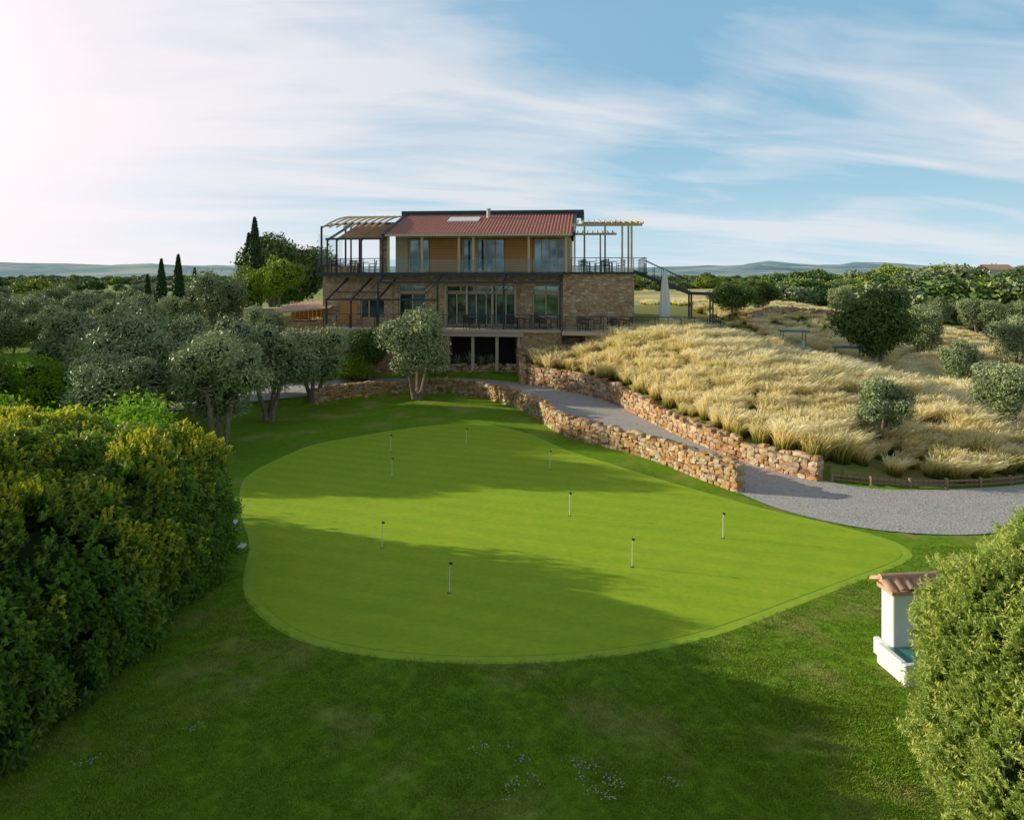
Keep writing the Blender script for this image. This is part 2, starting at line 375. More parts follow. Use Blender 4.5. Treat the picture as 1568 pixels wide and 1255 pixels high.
def terr(x, y):
    x = np.asarray(x, float); y = np.asarray(y, float)
    inR = inpoly(x, y, RPOLY)
    xc = np.clip(x, -150, 150); yc = np.clip(y, -10, 200)
    hR = tps_eval(FR, xc, yc); hL = tps_eval(FL, xc, yc)*sstep(40, 50, y)
    h = np.where(inR, hR, hL); h = np.clip(h, 0, 5)
    inRoad = inpoly(x, y, ROADPOLY)
    h = np.where(inRoad & (~inR), roadz(x, y)-0.03, h)
    h = np.where(inpoly(x, y, LAWNPOLY) & (~inRoad), 0.0, h)
    h = np.where(inRoad & (y < 28.5), -0.03, h)
    r = np.hypot(x, y)
    far = 0.5+fbm(x/160+7, y/160+3, 3, 3)*2.5-3.0*sstep(200, 500, r)
    far = far+3.4*np.exp(-(((x-150)/75)**2+((y-240)/90)**2))+2.0*np.exp(-(((x-85)/25)**2+((y-150)/25)**2))
    hills = np.clip(fbm(x/900+3.3, y/700+1.7, 5, 11)-0.34, 0, 1)*190*sstep(1200, 4200, r)
    t = sstep(100, 180, r)
    h = h*(1-t)+far*t
    return h+hills
def tz(x, y): return float(terr(np.array([x]), np.array([y]))[0])

gx = np.concatenate([-np.geomspace(60, 9000, 60)[::-1], np.arange(-59, -20, 1.0), np.arange(-20, 24, 0.22), np.arange(24, 60, 0.8), np.geomspace(60, 9000, 60)])
gy = np.concatenate([np.arange(-200, 6, 10.0), np.arange(6, 22, 1), np.arange(22, 58, 0.22), np.arange(58, 130, 1.2), np.geomspace(130, 9000, 90)])
X, Y = np.meshgrid(gx, gy); Z = terr(X, Y)
V = np.stack([X, Y, Z], -1).reshape(-1, 3); nx, ny = len(gx), len(gy)
i, j = np.meshgrid(np.arange(nx-1), np.arange(ny-1)); a = (j*nx+i).ravel()
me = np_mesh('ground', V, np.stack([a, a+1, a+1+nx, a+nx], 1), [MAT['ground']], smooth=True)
xs, ys = V[:, 0], V[:, 1]; r = np.hypot(xs, ys)
inR = inpoly(xs, ys, RPOLY); duneM = (inR & (ys < 100) & (xs < 60)).astype(float)
field = sstep(60, 95, r)*((ys > 60) & (xs > -13))+sstep(110, 150, r)*((xs <= -13))
field = np.clip(field, 0, 1)
patch = np.exp(-(((xs-66)/20)**2+((ys-125)/14)**2))*1.6
field = np.clip(field-patch, 0, 1); duneM = np.clip(duneM-patch, 0, 1)
leftyard = ((xs < -12) & (ys > 46) & (ys < 66) & (xs > -24)).astype(float)*0.8
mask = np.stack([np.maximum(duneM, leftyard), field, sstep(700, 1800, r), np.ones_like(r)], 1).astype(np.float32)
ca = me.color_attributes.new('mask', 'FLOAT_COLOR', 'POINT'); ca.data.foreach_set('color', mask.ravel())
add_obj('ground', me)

K = 9; Vr = []
for p, q in zip(RA, RB):
    for k in range(K):
        c = p+(q-p)*k/(K-1); Vr.append((c[0], c[1], float(roadz(c[0], c[1]))+0.012))
Fr = [(i*K+k, i*K+k+1, (i+1)*K+k+1, (i+1)*K+k) for i in range(len(RA)-1) for k in range(K-1)]
add_obj('gravel_road', np_mesh('gravel_road', Vr, Fr, [MAT['road']], smooth=True))

OUT = [(375, 742), (380, 790), (402, 832), (388, 880), (395, 920), (450, 965), (520, 986), (600, 998), (700, 1005), (800, 1005), (900, 998), (1000, 985), (1100, 960), (1180, 930), (1280, 893), (1360, 864), (1388, 848), (1350, 825), (1250, 800), (1180, 785), (1120, 770), (1000, 735), (930, 712), (870, 694), (825, 672), (780, 657), (720, 648), (640, 655), (560, 668), (480, 682), (440, 700), (395, 722)]
outl = chaikin([G(*p) for p in OUT], 2, True)
cen = np.array([-0.5, 23.5])
def disc(name, ol, z, mat):
    n = len(ol); R = 14; V = []; F = []
    for k in range(R+1):
        t = k/R
        for p in ol: c = cen+(p-cen)*t; V.append((c[0], c[1], z))
    for k in range(R):
        for m_ in range(n): F.append((k*n+m_, k*n+(m_+1) % n, (k+1)*n+(m_+1) % n, (k+1)*n+m_))
    add_obj(name, np_mesh(name, V, F, [mat]))
dirn = outl-cen; fr = outl+dirn/np.linalg.norm(dirn, axis=1, keepdims=True)*0.3
disc('green_fringe', fr, 0.004, MAT['fringe']); disc('putting_green', outl, 0.009, MAT['green'])

# ------------------------------------------------------------------ rubble walls
g3 = [(x, y, z) for x in (-1, 0, 1) for y in (-1, 0, 1) for z in (-1, 0, 1) if (x, y, z) != (0, 0, 0)]
idx3 = {p: i for i, p in enumerate(g3)}; SV = np.array(g3, float); SF = []
for ax in range(3):
    for sgn in (-1, 1):
        u, v = [k for k in range(3) if k != ax]
        for a_ in (-1, 0):
            for b_ in (-1, 0):
                q = []
                for da, db in ((0, 0), (1, 0), (1, 1), (0, 1)):
                    p = [0, 0, 0]; p[ax] = sgn; p[u] = a_+da; p[v] = b_+db; q.append(idx3[tuple(p)])
                SF.append(q if (sgn > 0) != (ax == 1) else q[::-1])
SF = np.array(SF); ln = np.linalg.norm(SV, axis=1, keepdims=True); SVr = SV / (ln**0.36)
def rubble_wall(name, line, zb, zt, thick=0.5, course=0.185):
    P = np.array(line, float); seg = np.linalg.norm(np.diff(P, axis=0), axis=1); S = np.concatenate([[0], np.cumsum(seg)]); L = S[-1]
    def at(s):
        s = min(max(s, 0), L-1e-6); k = int(np.searchsorted(S, s, 'right')-1); k = min(k, len(seg)-1)
        t = (s-S[k])/seg[k]; d = (P[k+1]-P[k])/seg[k]; return P[k]+(P[k+1]-P[k])*t, d
    core = []; n = max(2, int(L/0.5))
    for i in range(n+1):
        p, d = at(L*i/n); nn = np.array([-d[1], d[0]]); h = thick/2-0.09
        b0, t0 = zb(*p)-0.2, zt(*p)-0.07
        for sg, zz in ((-1, b0), (1, b0), (1, t0), (-1, t0)): core.append((*(p+nn*h*sg), zz))
    F = [(i*4+k, i*4+(k+1) % 4, (i+1)*4+(k+1) % 4, (i+1)*4+k) for i in range(n) for k in range(4)]+[(0, 1, 2, 3), (n*4+3, n*4+2, n*4+1, n*4)]
    VV = [np.array(core)]; FF = [np.array(F)]; cnt = len(core); RR = [np.full(cnt, .2)]; MI = [np.ones(len(F), int)]
    def stone(c, d, hl, hd, hh):
        nonlocal cnt
        d3 = np.array([d[0], d[1], 0]); n3 = np.array([-d[1], d[0], 0]); v = SVr+rng.normal(scale=0.10, size=SVr.shape)
        v = v[:, :1]*hl*d3+v[:, 1:2]*hd*n3+v[:, 2:]*hh*np.array([0, 0, 1])+np.array(c)
        tl = rng.normal(scale=0.12); v[:, 2] += ((v[:, :2]-np.array(c)[:2]) @ d)*tl
        VV.append(v); FF.append(SF+cnt); cnt += len(v); RR.append(np.full(len(v), rng.random())); MI.append(np.zeros(len(SF), int))
    Hm = max(zt(*p)-zb(*p) for p in P)
    for side in (-1, 1):
        z = -0.08
        while z < Hm+0.05:
            ch = course*rng.uniform(0.7, 1.4); s = rng.uniform(-.2, 0)
            while s < L:
                sl = rng.uniform(0.15, 0.5); p, d = at(s+sl/2); b0, t0 = zb(*p), zt(*p)+rng.uniform(-.06, .06)
                zc = b0+z+ch/2+rng.normal(scale=.03)
                if zc < t0:
                    nn = np.array([-d[1], d[0]]); hd = 0.15 if zc+ch < t0 else thick/4+.03
                    off = thick/2-hd+rng.uniform(-.03, .04)
                    stone((*(p+nn*off*side), zc), d, sl/2*1.04, hd, ch/2*rng.uniform(.9, 1.35))
                s += sl
            z += ch
    for e in (0.0, L):
        p, d = at(e); nn = np.array([-d[1], d[0]]); z = 0
        while z < zt(*p)-zb(*p)-.08:
            stone((*p, zb(*p)+z+.1), nn, thick/2*.9, .14, .1); z += .19
    me = np_mesh(name, np.concatenate(VV), np.concatenate(FF), [MAT['rubble'], MAT['mortar']], mi=np.concatenate(MI), rnd=np.concatenate(RR))
    return add_obj(name, me)
lowc = []
for k, p in enumerate(LOWs):
    d = LOWs[min(k+1, len(LOWs)-1)]-LOWs[max(k-1, 0)]; d /= np.linalg.norm(d); lowc.append(p+np.array([d[1], -d[0]])*0.25)
rubble_wall('stone_wall', lowc, lambda x, y: 0.0, lambda x, y: 0.95+0.05*math.sin(x), 0.5)
rubble_wall('stone_wall', UPPs, lambda x, y: float(roadz(x, y)), lambda x, y: 0.85+0.95*float(sstep(31, 49, y)), 0.5)
rubble_wall('stone_wall', [(-9.8, 53.3), (-6, 53.3), (-2, 53.2), (0.8, 53.0)], lambda x, y: 0.6, lambda x, y: 1.5, 0.45)
rubble_wall('stone_wall', [(1.0, 53.6), (3.2, 52.6), (5.6, 52.0), (7.2, 52.2)], lambda x, y: 2.0, lambda x, y: 3.5, 0.4)
rubble_wall('stone_wall', [(0.75, 49.9), (0.6, 52), (0.5, 54.2)], lambda x, y: 0.6, lambda x, y: 1.9+1.9*float(sstep(49.5, 54, y)), 0.45)
rubble_wall('stone_wall', [(-13.5, 53), (-17, 55), (-21, 56.5), (-24, 57)], lambda x, y: tz(x, y)-.1, lambda x, y: tz(x, y)+.9, 0.45)
rubble_wall('stone_wall', [(19, 60), (22, 66), (26, 70), (31, 72)], lambda x, y: tz(x, y)-.1, lambda x, y: tz(x, y)+.8, 0.45)

# ------------------------------------------------------------------ building
bld = empty('stone_clubhouse', (-2.77, 55, 0), math.radians(-6))
def bp(name, mat, fn, smooth=False):
    b = B(); fn(b); return b.obj(name, MAT[mat], bld, smooth)
def stone_parts(b):
    b.box(6.5, 11.57, -0.3, 9, 1.5, 7.93)
    for u0, u1 in ((-6.2, -5.8), (-3.7, -2.2), (3.06, 4.25), (6.2, 6.497)): b.box(u0, u1, 0.5, 1.0, 4.1, 7.1)
    b.box(-6.2, 6.497, 0.5, 1.0, 7.1, 7.797)
    b.box(-5.797, -3.703, 0.52, 1.0, 4.1, 4.8); b.box(4.253, 6.197, 0.52, 1.0, 4.1, 4.8)
    b.box(-11.57, -8.7, 0.3, 8, 1.5, 7.797); b.box(-6.8, -6.203, 0.3, 8, 1.5, 7.797)
    b.box(-8.697, -6.803, 0.32, 8, 1.5, 4.6); b.box(-8.697, -6.803, 0.32, 8, 6.1, 7.797)
    b.box(-10, -1.6, -2.6, -0.0, 1.2, 3.88); b.box(3.7, 6.497, -2.6, 0.2, 1.2, 3.88)
    b.box(-7.4, -6.85, 1.0, 1.6, 8.06, 10.9)
    b.box(-11.5, -11.1, 0.4, 7.9, 8.06, 8.5)
bp('stone_walls', 'stone', stone_parts)
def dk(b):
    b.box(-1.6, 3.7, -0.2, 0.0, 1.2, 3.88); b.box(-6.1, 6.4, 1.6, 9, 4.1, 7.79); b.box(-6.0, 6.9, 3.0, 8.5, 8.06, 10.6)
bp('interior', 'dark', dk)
def slabs(b):
    b.box(-11.6, 6.493, -1.2, 9, 7.8, 8.05); b.box(6.497, 12.5, -0.6, 8.5, 7.935, 8.08)
bp('balcony_slab', 'roofdark', slabs)
def terr_slab(b):
    b.box(-10.4, 6.49, -3.0, 0.48, 3.9, 4.1); b.box(-9.9, 3.9, -2.9, -2.62, 3.6, 3.9); b.box(6.6, 17.0, -4.5, -0.32, 3.86, 4.1)
    for u in (-1.55, 0.2, 1.9, 3.45): b.box(u, u+0.2, -2.6, -2.35, 1.2, 3.59)
bp('terrace_slab', 'concrete', terr_slab)
def glz(b):
    b.box(-5.797, -3.703, 0.75, 0.8, 4.8, 7.1); b.box(4.253, 6.197, 0.75, 0.8, 4.8, 7.1); b.box(-2.197, 3.057, 0.8, 0.85, 4.1, 7.1)
    b.box(-8.7, -6.8, 0.6, 0.65, 4.6, 6.1)
    for u0, u1 in ((-5.2, -3.6), (-1.1, -0.3), (-0.0, 2.1), (4.25, 6.6)): b.box(u0, u1, 1.3, 1.35, 8.06, 10.55)
bp('window_glass', 'glass', glz)
def frames(b):
    def fr(u0, u1, z0, z1, v, nv, nh=1, w=0.09):
        for k in range(nv+1): u = u0+(u1-u0)*k/nv; b.box(u-w/2, u+w/2, v-.06, v+.03, z0, z1)
        for k in range(nh+1):
            z = z0+(z1-z0)*k/nh
            for q in range(nv):
                ua = u0+(u1-u0)*q/nv+w/2+.002; ub = u0+(u1-u0)*(q+1)/nv-w/2-.002; b.box(ua, ub, v-.055, v+.025, z-w/2, z+w/2)
    fr(-5.75, -3.75, 4.85, 6.5, .7, 2); fr(-5.75, -3.75, 6.62, 7.05, .7, 2); fr(4.3, 6.15, 4.85, 6.5, .7, 2); fr(4.3, 6.15, 6.62, 7.05, .7, 2)
    fr(-2.15, 3.0, 4.15, 6.5, .74, 7); fr(-2.15, 3.0, 6.62, 7.05, .74, 5)
    fr(-8.65, -6.85, 4.65, 6.05, .55, 3)
    fr(-5.15, -3.65, 8.1, 10.5, 1.25, 2); fr(-1.05, -.35, 8.1, 10.5, 1.25, 1); fr(0.05, 2.05, 8.1, 10.5, 1.25, 3); fr(4.3, 6.55, 8.1, 10.5, 1.25, 4)
bp('window_frames', 'beige', frames)
def panels(b):
    b.box(-3.55, -1.15, 1.2, 1.4, 8.06, 10.55); b.box(2.15, 4.2, 1.2, 1.4, 8.06, 10.55); b.box(-10.2, -8.9, .24, .3, 4.2, 6.1)
bp('cedar_panels', 'wood', panels)
def uwall(b):
    b.box(-6.2, -5.25, 1.2, 1.5, 8.06, 10.6); b.box(-.28, -.02, 1.2, 1.4, 8.06, 10.55); b.box(6.65, 6.98, 1.15, 8.5, 8.085, 10.6); b.box(-6.2, -5.95, 1.55, 8.5, 8.06, 10.6)
    b.box(-6.2, 6.98, 1.18, 1.45, 10.6, 10.9)
    for u in (-6.15, -3.65, -0.95, 0.1, 4.1, 6.75): b.box(u-.08, u+.08, -1.1, -.94, 8.05, 10.72)
    for u in (-2.2, -.6, 1.3, 3.0): b.box(u-.07, u+.07, .3, .45, 4.1, 7.1)
bp('upper_walls', 'beige', uwall)
nu, nv_ = 420, 14; U = np.linspace(-6.3, 7.2, nu); Vv = np.linspace(-1.35, 5.1, nv_)
UU, VV2 = np.meshgrid(U, Vv); ZZ = 10.78+(VV2+1.35)*1.85/6.45+0.045*np.abs(np.sin(UU*math.pi/0.24))
top = np.stack([UU, VV2, ZZ], -1).reshape(-1, 3); ii, jj = np.meshgrid(np.arange(nu-1), np.arange(nv_-1)); a = (jj*nu+ii).ravel()
add_obj('tiled_roof', np_mesh('tiled_roof', top, np.stack([a, a+1, a+1+nu, a+nu], 1), [MAT['tile']], smooth=True), parent=bld)
def rf(b):
    sl = 1.85/6.45
    for u in (-6.42, 7.32): b.beam((u, -1.45, 10.72), (u, 5.1, 10.72+6.55*sl), 0.2, 0.26)
    b.box(-6.75, 7.95, 5.13, 5.5, 12.35, 13.0); b.box(-6.75, -6.5, 5.503, 9.5, 12.35, 13.0); b.box(7.7, 7.95, 5.503, 9.5, 12.35, 13.0); b.box(-6.497, 7.697, 5.503, 9.5, 12.75, 12.9)
    b.box(-6.3, 7.2, 4.9, 5.1, 10.5, 12.45)
bp('roof_fascia', 'roofdark', rf)
bp('roof_gutter', 'palewood', lambda b: b.box(-6.3, 7.2, -1.5, -1.36, 10.64, 10.8))
bp('roof_soffit', 'slat', lambda b: b.add([(-6.3, -1.33, 10.66), (7.2, -1.33, 10.66), (7.2, 5.0, 12.45), (-6.3, 5.0, 12.45)], [(0, 1, 2, 3)]))
def sky_l(b):
    f = lambda v: 10.78+(v+1.35)*1.85/6.45+.1
    b.add([(-2.5, 2.6, f(2.6)), (-.1, 2.6, f(2.6)), (-.1, 4.0, f(4.0)), (-2.5, 4.0, f(4.0)), (-2.5, 2.6, f(2.6)-.12), (-.1, 2.6, f(2.6)-.12), (-.1, 4, f(4)-.12), (-2.5, 4, f(4)-.12)], [(0, 1, 2, 3), (4, 5, 1, 0), (5, 6, 2, 1), (7, 4, 0, 3)])
bp('skylight', 'white', sky_l)
def chim(b):
    b.tube([(.5, 4, 12.1), (.5, 4, 12.95)], [.14, .14], 12); b.tube([(.5, 4, 12.95), (.5, 4, 13.05)], [.2, .2], 12)
bp('flue_pipe', 'slabstone', chim, True)
def lsl(b):
    for k in range(22):
        t = k/21; b.beam((-10.0, -.9+5.4*t, 10.5+1.45*t), (-6.55, -.9+5.4*t, 10.5+1.45*t), .15, .05)
bp('slatted_awning', 'slat', lsl)
def ribs(b):
    for k in range(9):
        u = -11.1+k*.53; pts = [(u+.32*t*t, -1.0+5.8*t, 11.35+1.65*t-.45*t*t*t) for t in np.linspace(0, 1, 7)]
        for p, q in zip(pts[:-1], pts[1:]): b.beam(p, q, .06, .12)
bp('curved_ribs', 'beige', ribs)
def lst(b):
    for u in (-10.75, -10.05, -8.2, -6.6):
        b.beam((u, -.95, 8.05), (u, -.95, 10.5), .11); b.beam((u, 4.5, 8.05), (u, 4.5, 12.0), .11)
        b.beam((u, -.95, 10.42), (u, 4.5, 11.87), .1, .16)
    b.beam((-10.9, -.95, 10.5), (-6.5, -.95, 10.5), .1, .14); b.beam((-11.2, 4.5, 12.0), (-6.6, 4.5, 12.0), .12, .12)
    b.beam((-11.2, 1.0, 11.7), (-6.6, 1.0, 11.7), .1, .1)
    b.beam((-11.2, -.95, 8.05), (-11.2, -.95, 11.4), .12); b.beam((-11.2, 4.5, 8.05), (-11.2, 4.5, 12), .12)
    b.beam((-11.2, -.95, 11.4), (-11.2, 4.5, 12.0), .1)
    for u in (-6.4, -2.15, 2.5, 6.4):
        b.beam((u, -2.8, 4.1), (u, -2.8, 7.35), .12); b.beam((u, -2.8, 7.35), (u, -1.2, 7.85), .09, .14)
    b.beam((-6.5, -2.8, 7.35), (6.45, -2.8, 7.35), .1, .14); b.beam((-6.5, -2.0, 7.6), (6.45, -2.0, 7.6), .06, .08)
    for u in (-10.2, -8.4, -6.5):
        b.beam((u, -2.7, 4.1), (u, -2.7, 6.1), .11); b.beam((u, -2.7, 6.1), (u+.6, .3, 7.6), .09, .13)
    b.beam((-10.3, -2.7, 6.12), (-2.2, -2.7, 6.12), .09, .12); b.beam((-10.0, -1.7, 6.62), (-6.5, -1.7, 6.62), .06, .08)
    for u in (-6.45, -2.2, 2.45): b.beam((u, -2.85, 7.3), (u-1.2, -2.85, 6.15), .05)
bp('steel_pergola', 'steel', lst)
def rails(b):
    def rail(p, q, z, n, cables=5, h=1.0):
        p = Vector((*p, z)); q = Vector((*q, z)); up = Vector((0, 0, h))
        for k in range(n+1):
            c = p+(q-p)*k/n; b.beam(c, c+up, .045)
        b.beam(p+up, q+up, .05)
        for k in range(1, cables): b.beam(p+up*k/cables, q+up*k/cables, .018)
    rail((-11.4, -1.15), (-6.3, -1.15), 8.05, 6); rail((7.1, -.55), (12.4, -.55), 8.08, 6); rail((12.4, -.55), (12.4, 8), 8.08, 6)
    rail((-11.5, -1.15), (-11.5, 8), 8.05, 6); rail((-10.3, -2.95), (6.4, -2.95), 4.1, 18); rail((6.8, -4.4), (16.9, -4.4), 4.1, 12); rail((16.9, -4.4), (16.9, -.4), 4.1, 5)
    for v in (0.0, 1.3):
        b.beam((11.6, v, 8.1), (15.6, v, 6.55), .09, .24); b.beam((15.6, v, 6.55), (17.2, v, 6.5), .09, .2); b.beam((15.6, v, 4.1), (15.6, v, 6.5), .12); b.beam((17.1, v, 4.1), (17.1, v, 6.5), .1)
        b.beam((12.4, v, 8.9), (15.6, v, 7.4), .045)
        for k in range(6): u = 12.4+k*.62; zz = 8.1-(u-11.6)*.3875; b.beam((u, v, zz), (u, v, zz+.9), .035)
    for k in range(12): u = 11.8+k*.33; zz = 8.1-(u-11.6)*.3875; b.box(u-.13, u+.13, .05, 1.25, zz-.02, zz+.03)
bp('railings_and_stair', 'steel', rails)
def gl(b): b.box(-6.1, 6.35, -1.13, -1.115, 8.12, 8.98); b.box(-11.45, -11.43, -1.0, 4.4, 8.55, 10.9)
bp('glass_balustrade', 'clear', gl)
def rp(b):
    for k in range(12):
        u = 7.5+k*.42; b.beam((u, -1.5, 11.5), (u, 5.5, 12.15), .08, .16)
    b.beam((7.1, -.9, 11.4), (12.1, -.9, 11.4), .12, .18); b.beam((7.9, 4.6, 11.9), (12.2, 4.6, 11.9), .12, .18)
    b.beam((7.2, 1.8, 10.9), (10.4, 1.8, 10.9), .12, .16)
    for k in range(8): b.beam((7.5+k*.38, 1.2, 10.95), (7.5+k*.38, 5.0, 11.3), .06, .1)
    for u in (7.35, 10.7, 11.35): b.beam((u, -.9, 8.08), (u, -.9, 11.4), .14)
    for u in (8.0, 9.6, 11.4): b.beam((u, 4.6, 8.08), (u, 4.6, 11.9), .14)
    for u in (9.2,): b.beam((u, 1.8, 8.08), (u, 1.8, 10.9), .12)
bp('timber_pergola', 'palewood', rp)

# ------------------------------------------------------------------ furniture
def chair_mesh():
    b = B()
    for x in (-.22, .22):
        b.beam((x, -.22, 0), (x, -.22, .62), .035); b.beam((x, .22, 0), (x, .3, .88), .035); b.beam((x, -.24, .62), (x, .26, .64), .045)
    b.box(-.23, .23, -.23, .23, .42, .46)
    for k in range(4): b.beam((-.22, .25+k*.015, .52+k*.11), (.22, .25+k*.015, .52+k*.11), .02, .07)
    V, F = b.get(); return np_mesh('patio_chair', V, F, [MAT['wicker']])
def table_mesh():
    b = B(); b.tube([(0, 0, .71), (0, 0, .75)], [.42, .42], 16); b.tube([(0, 0, .02), (0, 0, .71)], [.035, .035], 8); b.tube([(0, 0, 0), (0, 0, .03)], [.25, .22], 12)
    V, F = b.get(); return np_mesh('patio_table', V, F, [MAT['wicker']])
CH, TB = chair_mesh(), table_mesh(); RM = Matrix.Rotation(math.radians(-6), 4, 'Z')
for (u, v, z) in ((-9.9, -.2, 8.05), (-8.3, -.1, 8.05), (8.4, .4, 8.08), (10.0, .5, 8.08), (-4.6, -1.8, 4.1), (0.2, -1.9, 4.1), (3.4, -1.9, 4.1), (5.3, -1.7, 4.1), (8.3, -2.4, 4.1), (10.4, -2.6, 4.1), (14.6, -2.6, 4.1)):
    w = RM @ Vector((u, v, 0))+Vector((-2.77, 55, z)); add_obj('patio_table', TB, w)
    for a in (0.2, 2.2, 4.2):
        o = add_obj('patio_chair', CH, w+Vector((math.cos(a)*.65, math.sin(a)*.65, 0)), a-math.pi/2+random.uniform(-.2, .2))
def umbrella():
    root = empty('closed_patio_umbrella', (10.5, 51.6, 4.0)); b = B(); b.tube([(0, 0, 0), (0, 0, 4.35)], [.035, .03], 8); b.box(-.35, .35, -.35, .35, -.9, .1); b.obj('pole', MAT['slabstone'], root)
    n = 32; V = []; F = []; prof = [(.75, .12), (.8, .26), (1.3, .33), (2.0, .30), (2.8, .24), (3.6, .16), (4.1, .08), (4.28, .035)]
    for z, r_ in prof:
        for k in range(n): rr = r_*(1+.22*math.cos(8*2*math.pi*k/n)); V.append((rr*math.cos(2*math.pi*k/n), rr*math.sin(2*math.pi*k/n), z))
    for i in range(len(prof)-1):
        for k in range(n): F.append((i*n+k, i*n+(k+1) % n, (i+1)*n+(k+1) % n, (i+1)*n+k))
    add_obj('canopy', np_mesh('canopy', V, F, [MAT['canvas']], smooth=True), parent=root)
umbrella()
def kiosk():
    x, y = T(470, 57), 56.5; root = empty('timber_kiosk', (x, y, tz(x, y)-.1), math.radians(-6))
    b = B(); b.box(-1.6, 1.6, 0, 2.4, -1, 1.3); b.obj('walls', MAT['stone'], root)
    b = B()
    for u in (-1.7, 1.7): b.beam((u, -.3, 0), (u, -.3, 2.05), .12); b.beam((u, 2.6, 0), (u, 2.6, 2.7), .12)
    b.obj('posts', MAT['slat'], root)
    b = B()
    for k in range(12): b.box(-2.1+k*.35, -2.1+k*.35+.31, 2.45, 2.5, 1.3, 2.6)
    b.obj('back_boards', MAT['wood'], root)
    b = B(); b.add([(-2.2, -.8, 1.9), (2.2, -.8, 2.3), (2.2, 3, 2.9), (-2.2, 3, 2.5), (-2.2, -.8, 2.0), (2.2, -.8, 2.4), (2.2, 3, 3.0), (-2.2, 3, 2.6)], [(3, 2, 1, 0), (4, 5, 6, 7), (0, 1, 5, 4), (1, 2, 6, 5), (2, 3, 7, 6), (3, 0, 4, 7)]); b.obj('roof', MAT['slat'], root)
    x, y = T(395, 60), 60; root = empty('white_outbuilding', (x, y, tz(x, y)-.2)); b = B(); b.box(-1.2, 1.3, 0, 2, 0, 1.5); b.box(-1.9, -1.2, .3, .5, 0, 1.0); b.obj('walls', MAT['white'], root)
    b = B(); b.box(-1.35, 1.45, -.15, 2.15, 1.5, 1.62); b.obj('roof', MAT['concrete'], root); b = B(); b.box(-.3, .5, -.03, 0, .1, 1.3); b.box(.75, 1.1, -.03, 0, .7, 1.2); b.obj('door', MAT['glass'], root)
kiosk()
def cart(x, y, rz):
    root = empty('golf_cart', (x, y, tz(x, y)), rz)
    b = B(); b.box(-.6, .6, -1.1, 1.1, .3, .5); b.box(-.58, .58, .75, 1.2, .5, .85); b.box(-.58, .58, -.6, -.05, .5, .75); b.box(-.58, .58, -.72, -.6, .75, 1.15); b.box(-.5, .5, -1.15, -.72, .5, .7); b.obj('body', MAT['white'], root)
    b = B()
    for sx in (-.55, .55): b.beam((sx, .85, .8), (sx, .65, 1.8), .04); b.beam((sx, -.8, .7), (sx, -.8, 1.8), .04)
    b.box(-.68, .68, -1.05, .85, 1.8, 1.87); b.tube([(-.2, .55, .8), (-.2, .35, 1.05)], [.02, .02], 6); b.obj('canopy_frame', MAT['steel'], root)
    b = B()
    for sx in (-.55, .55):
        for yy in (-.75, .8): b.tube([(sx-.08, yy, .22), (sx+.08, yy, .22)], [.22, .22], 14)
    b.obj('wheels', MAT['black'], root)
cart(T(1213, 53), 53, 1.4); cart(T(1296, 50), 50, 1.2)
def flag_mesh():
    b = B(); b.tube([(0, 0, -.02), (.012, 0, .74)], [.012, .010], 8); V1, F1 = b.get()
    b2 = B(); b2.tube([(.012, 0, .72), (.012, 0, .77)], [.022, .022], 8); b2.add([(.015, 0, .69), (.08, .02, .70), (.08, .02, .76), (.015, 0, .76)], [(0, 1, 2, 3)]); b2.tube([(0, 0, -.004), (0, 0, .004)], [.055, .055], 12); V2, F2 = b2.get()
    return np_mesh('golf_flagstick', np.vstack([V1, V2]), np.vstack([F1, F2+len(V1)]), [MAT['white'], MAT['steel']], mi=[0]*len(F1)+[1]*len(F2))
FM = flag_mesh()
for px, py in ((598, 692), (600, 731), (714, 681), (842, 719), (872, 790), (1107, 824), (968, 868), (688, 908), (585, 839)):
    x, y = G(px, py); add_obj('golf_flagstick', FM, (x, y, 0.012), random.uniform(-.5, .5))
for px, py, w in ((350, 801, .5), (352, 815, .42), (354, 837, .8)):
    x, y = G(px, py); b = B(); b.box(-w/2, w/2, -.17, .17, -.02, .06); o = b.obj('stepping_stone', MAT['slabstone'], loc=(x, y, 0), rotz=random.uniform(-.1, .1))
    bv = o.modifiers.new('bevel', 'BEVEL'); bv.width = .02
fl = chaikin([(12.3, 28.85), (14.2, 27.95), (17, 28.0), (19.5, 28.5), (30, 33.3)], 2); b = B()
seg = np.linalg.norm(np.diff(fl, axis=0), axis=1); S = np.concatenate([[0], np.cumsum(seg)]); N = int(S[-1]/1.2)
fp = [np.array([np.interp(s, S, fl[:, 0]), np.interp(s, S, fl[:, 1])]) for s in np.linspace(0, S[-1], N)]
for p, q in zip(fp[:-1], fp[1:]):
    b.tube([(p[0], p[1], -.1), (p[0], p[1], .36)], [.07, .065], 8)
    b.tube([(p[0], p[1], .25), (q[0], q[1], .25)], [.05, .05], 8); b.tube([(p[0], p[1]-.02, .1), (q[0], q[1]-.02, .1)], [.045, .045], 8)
b.obj('log_fence', MAT['log'], smooth=True)
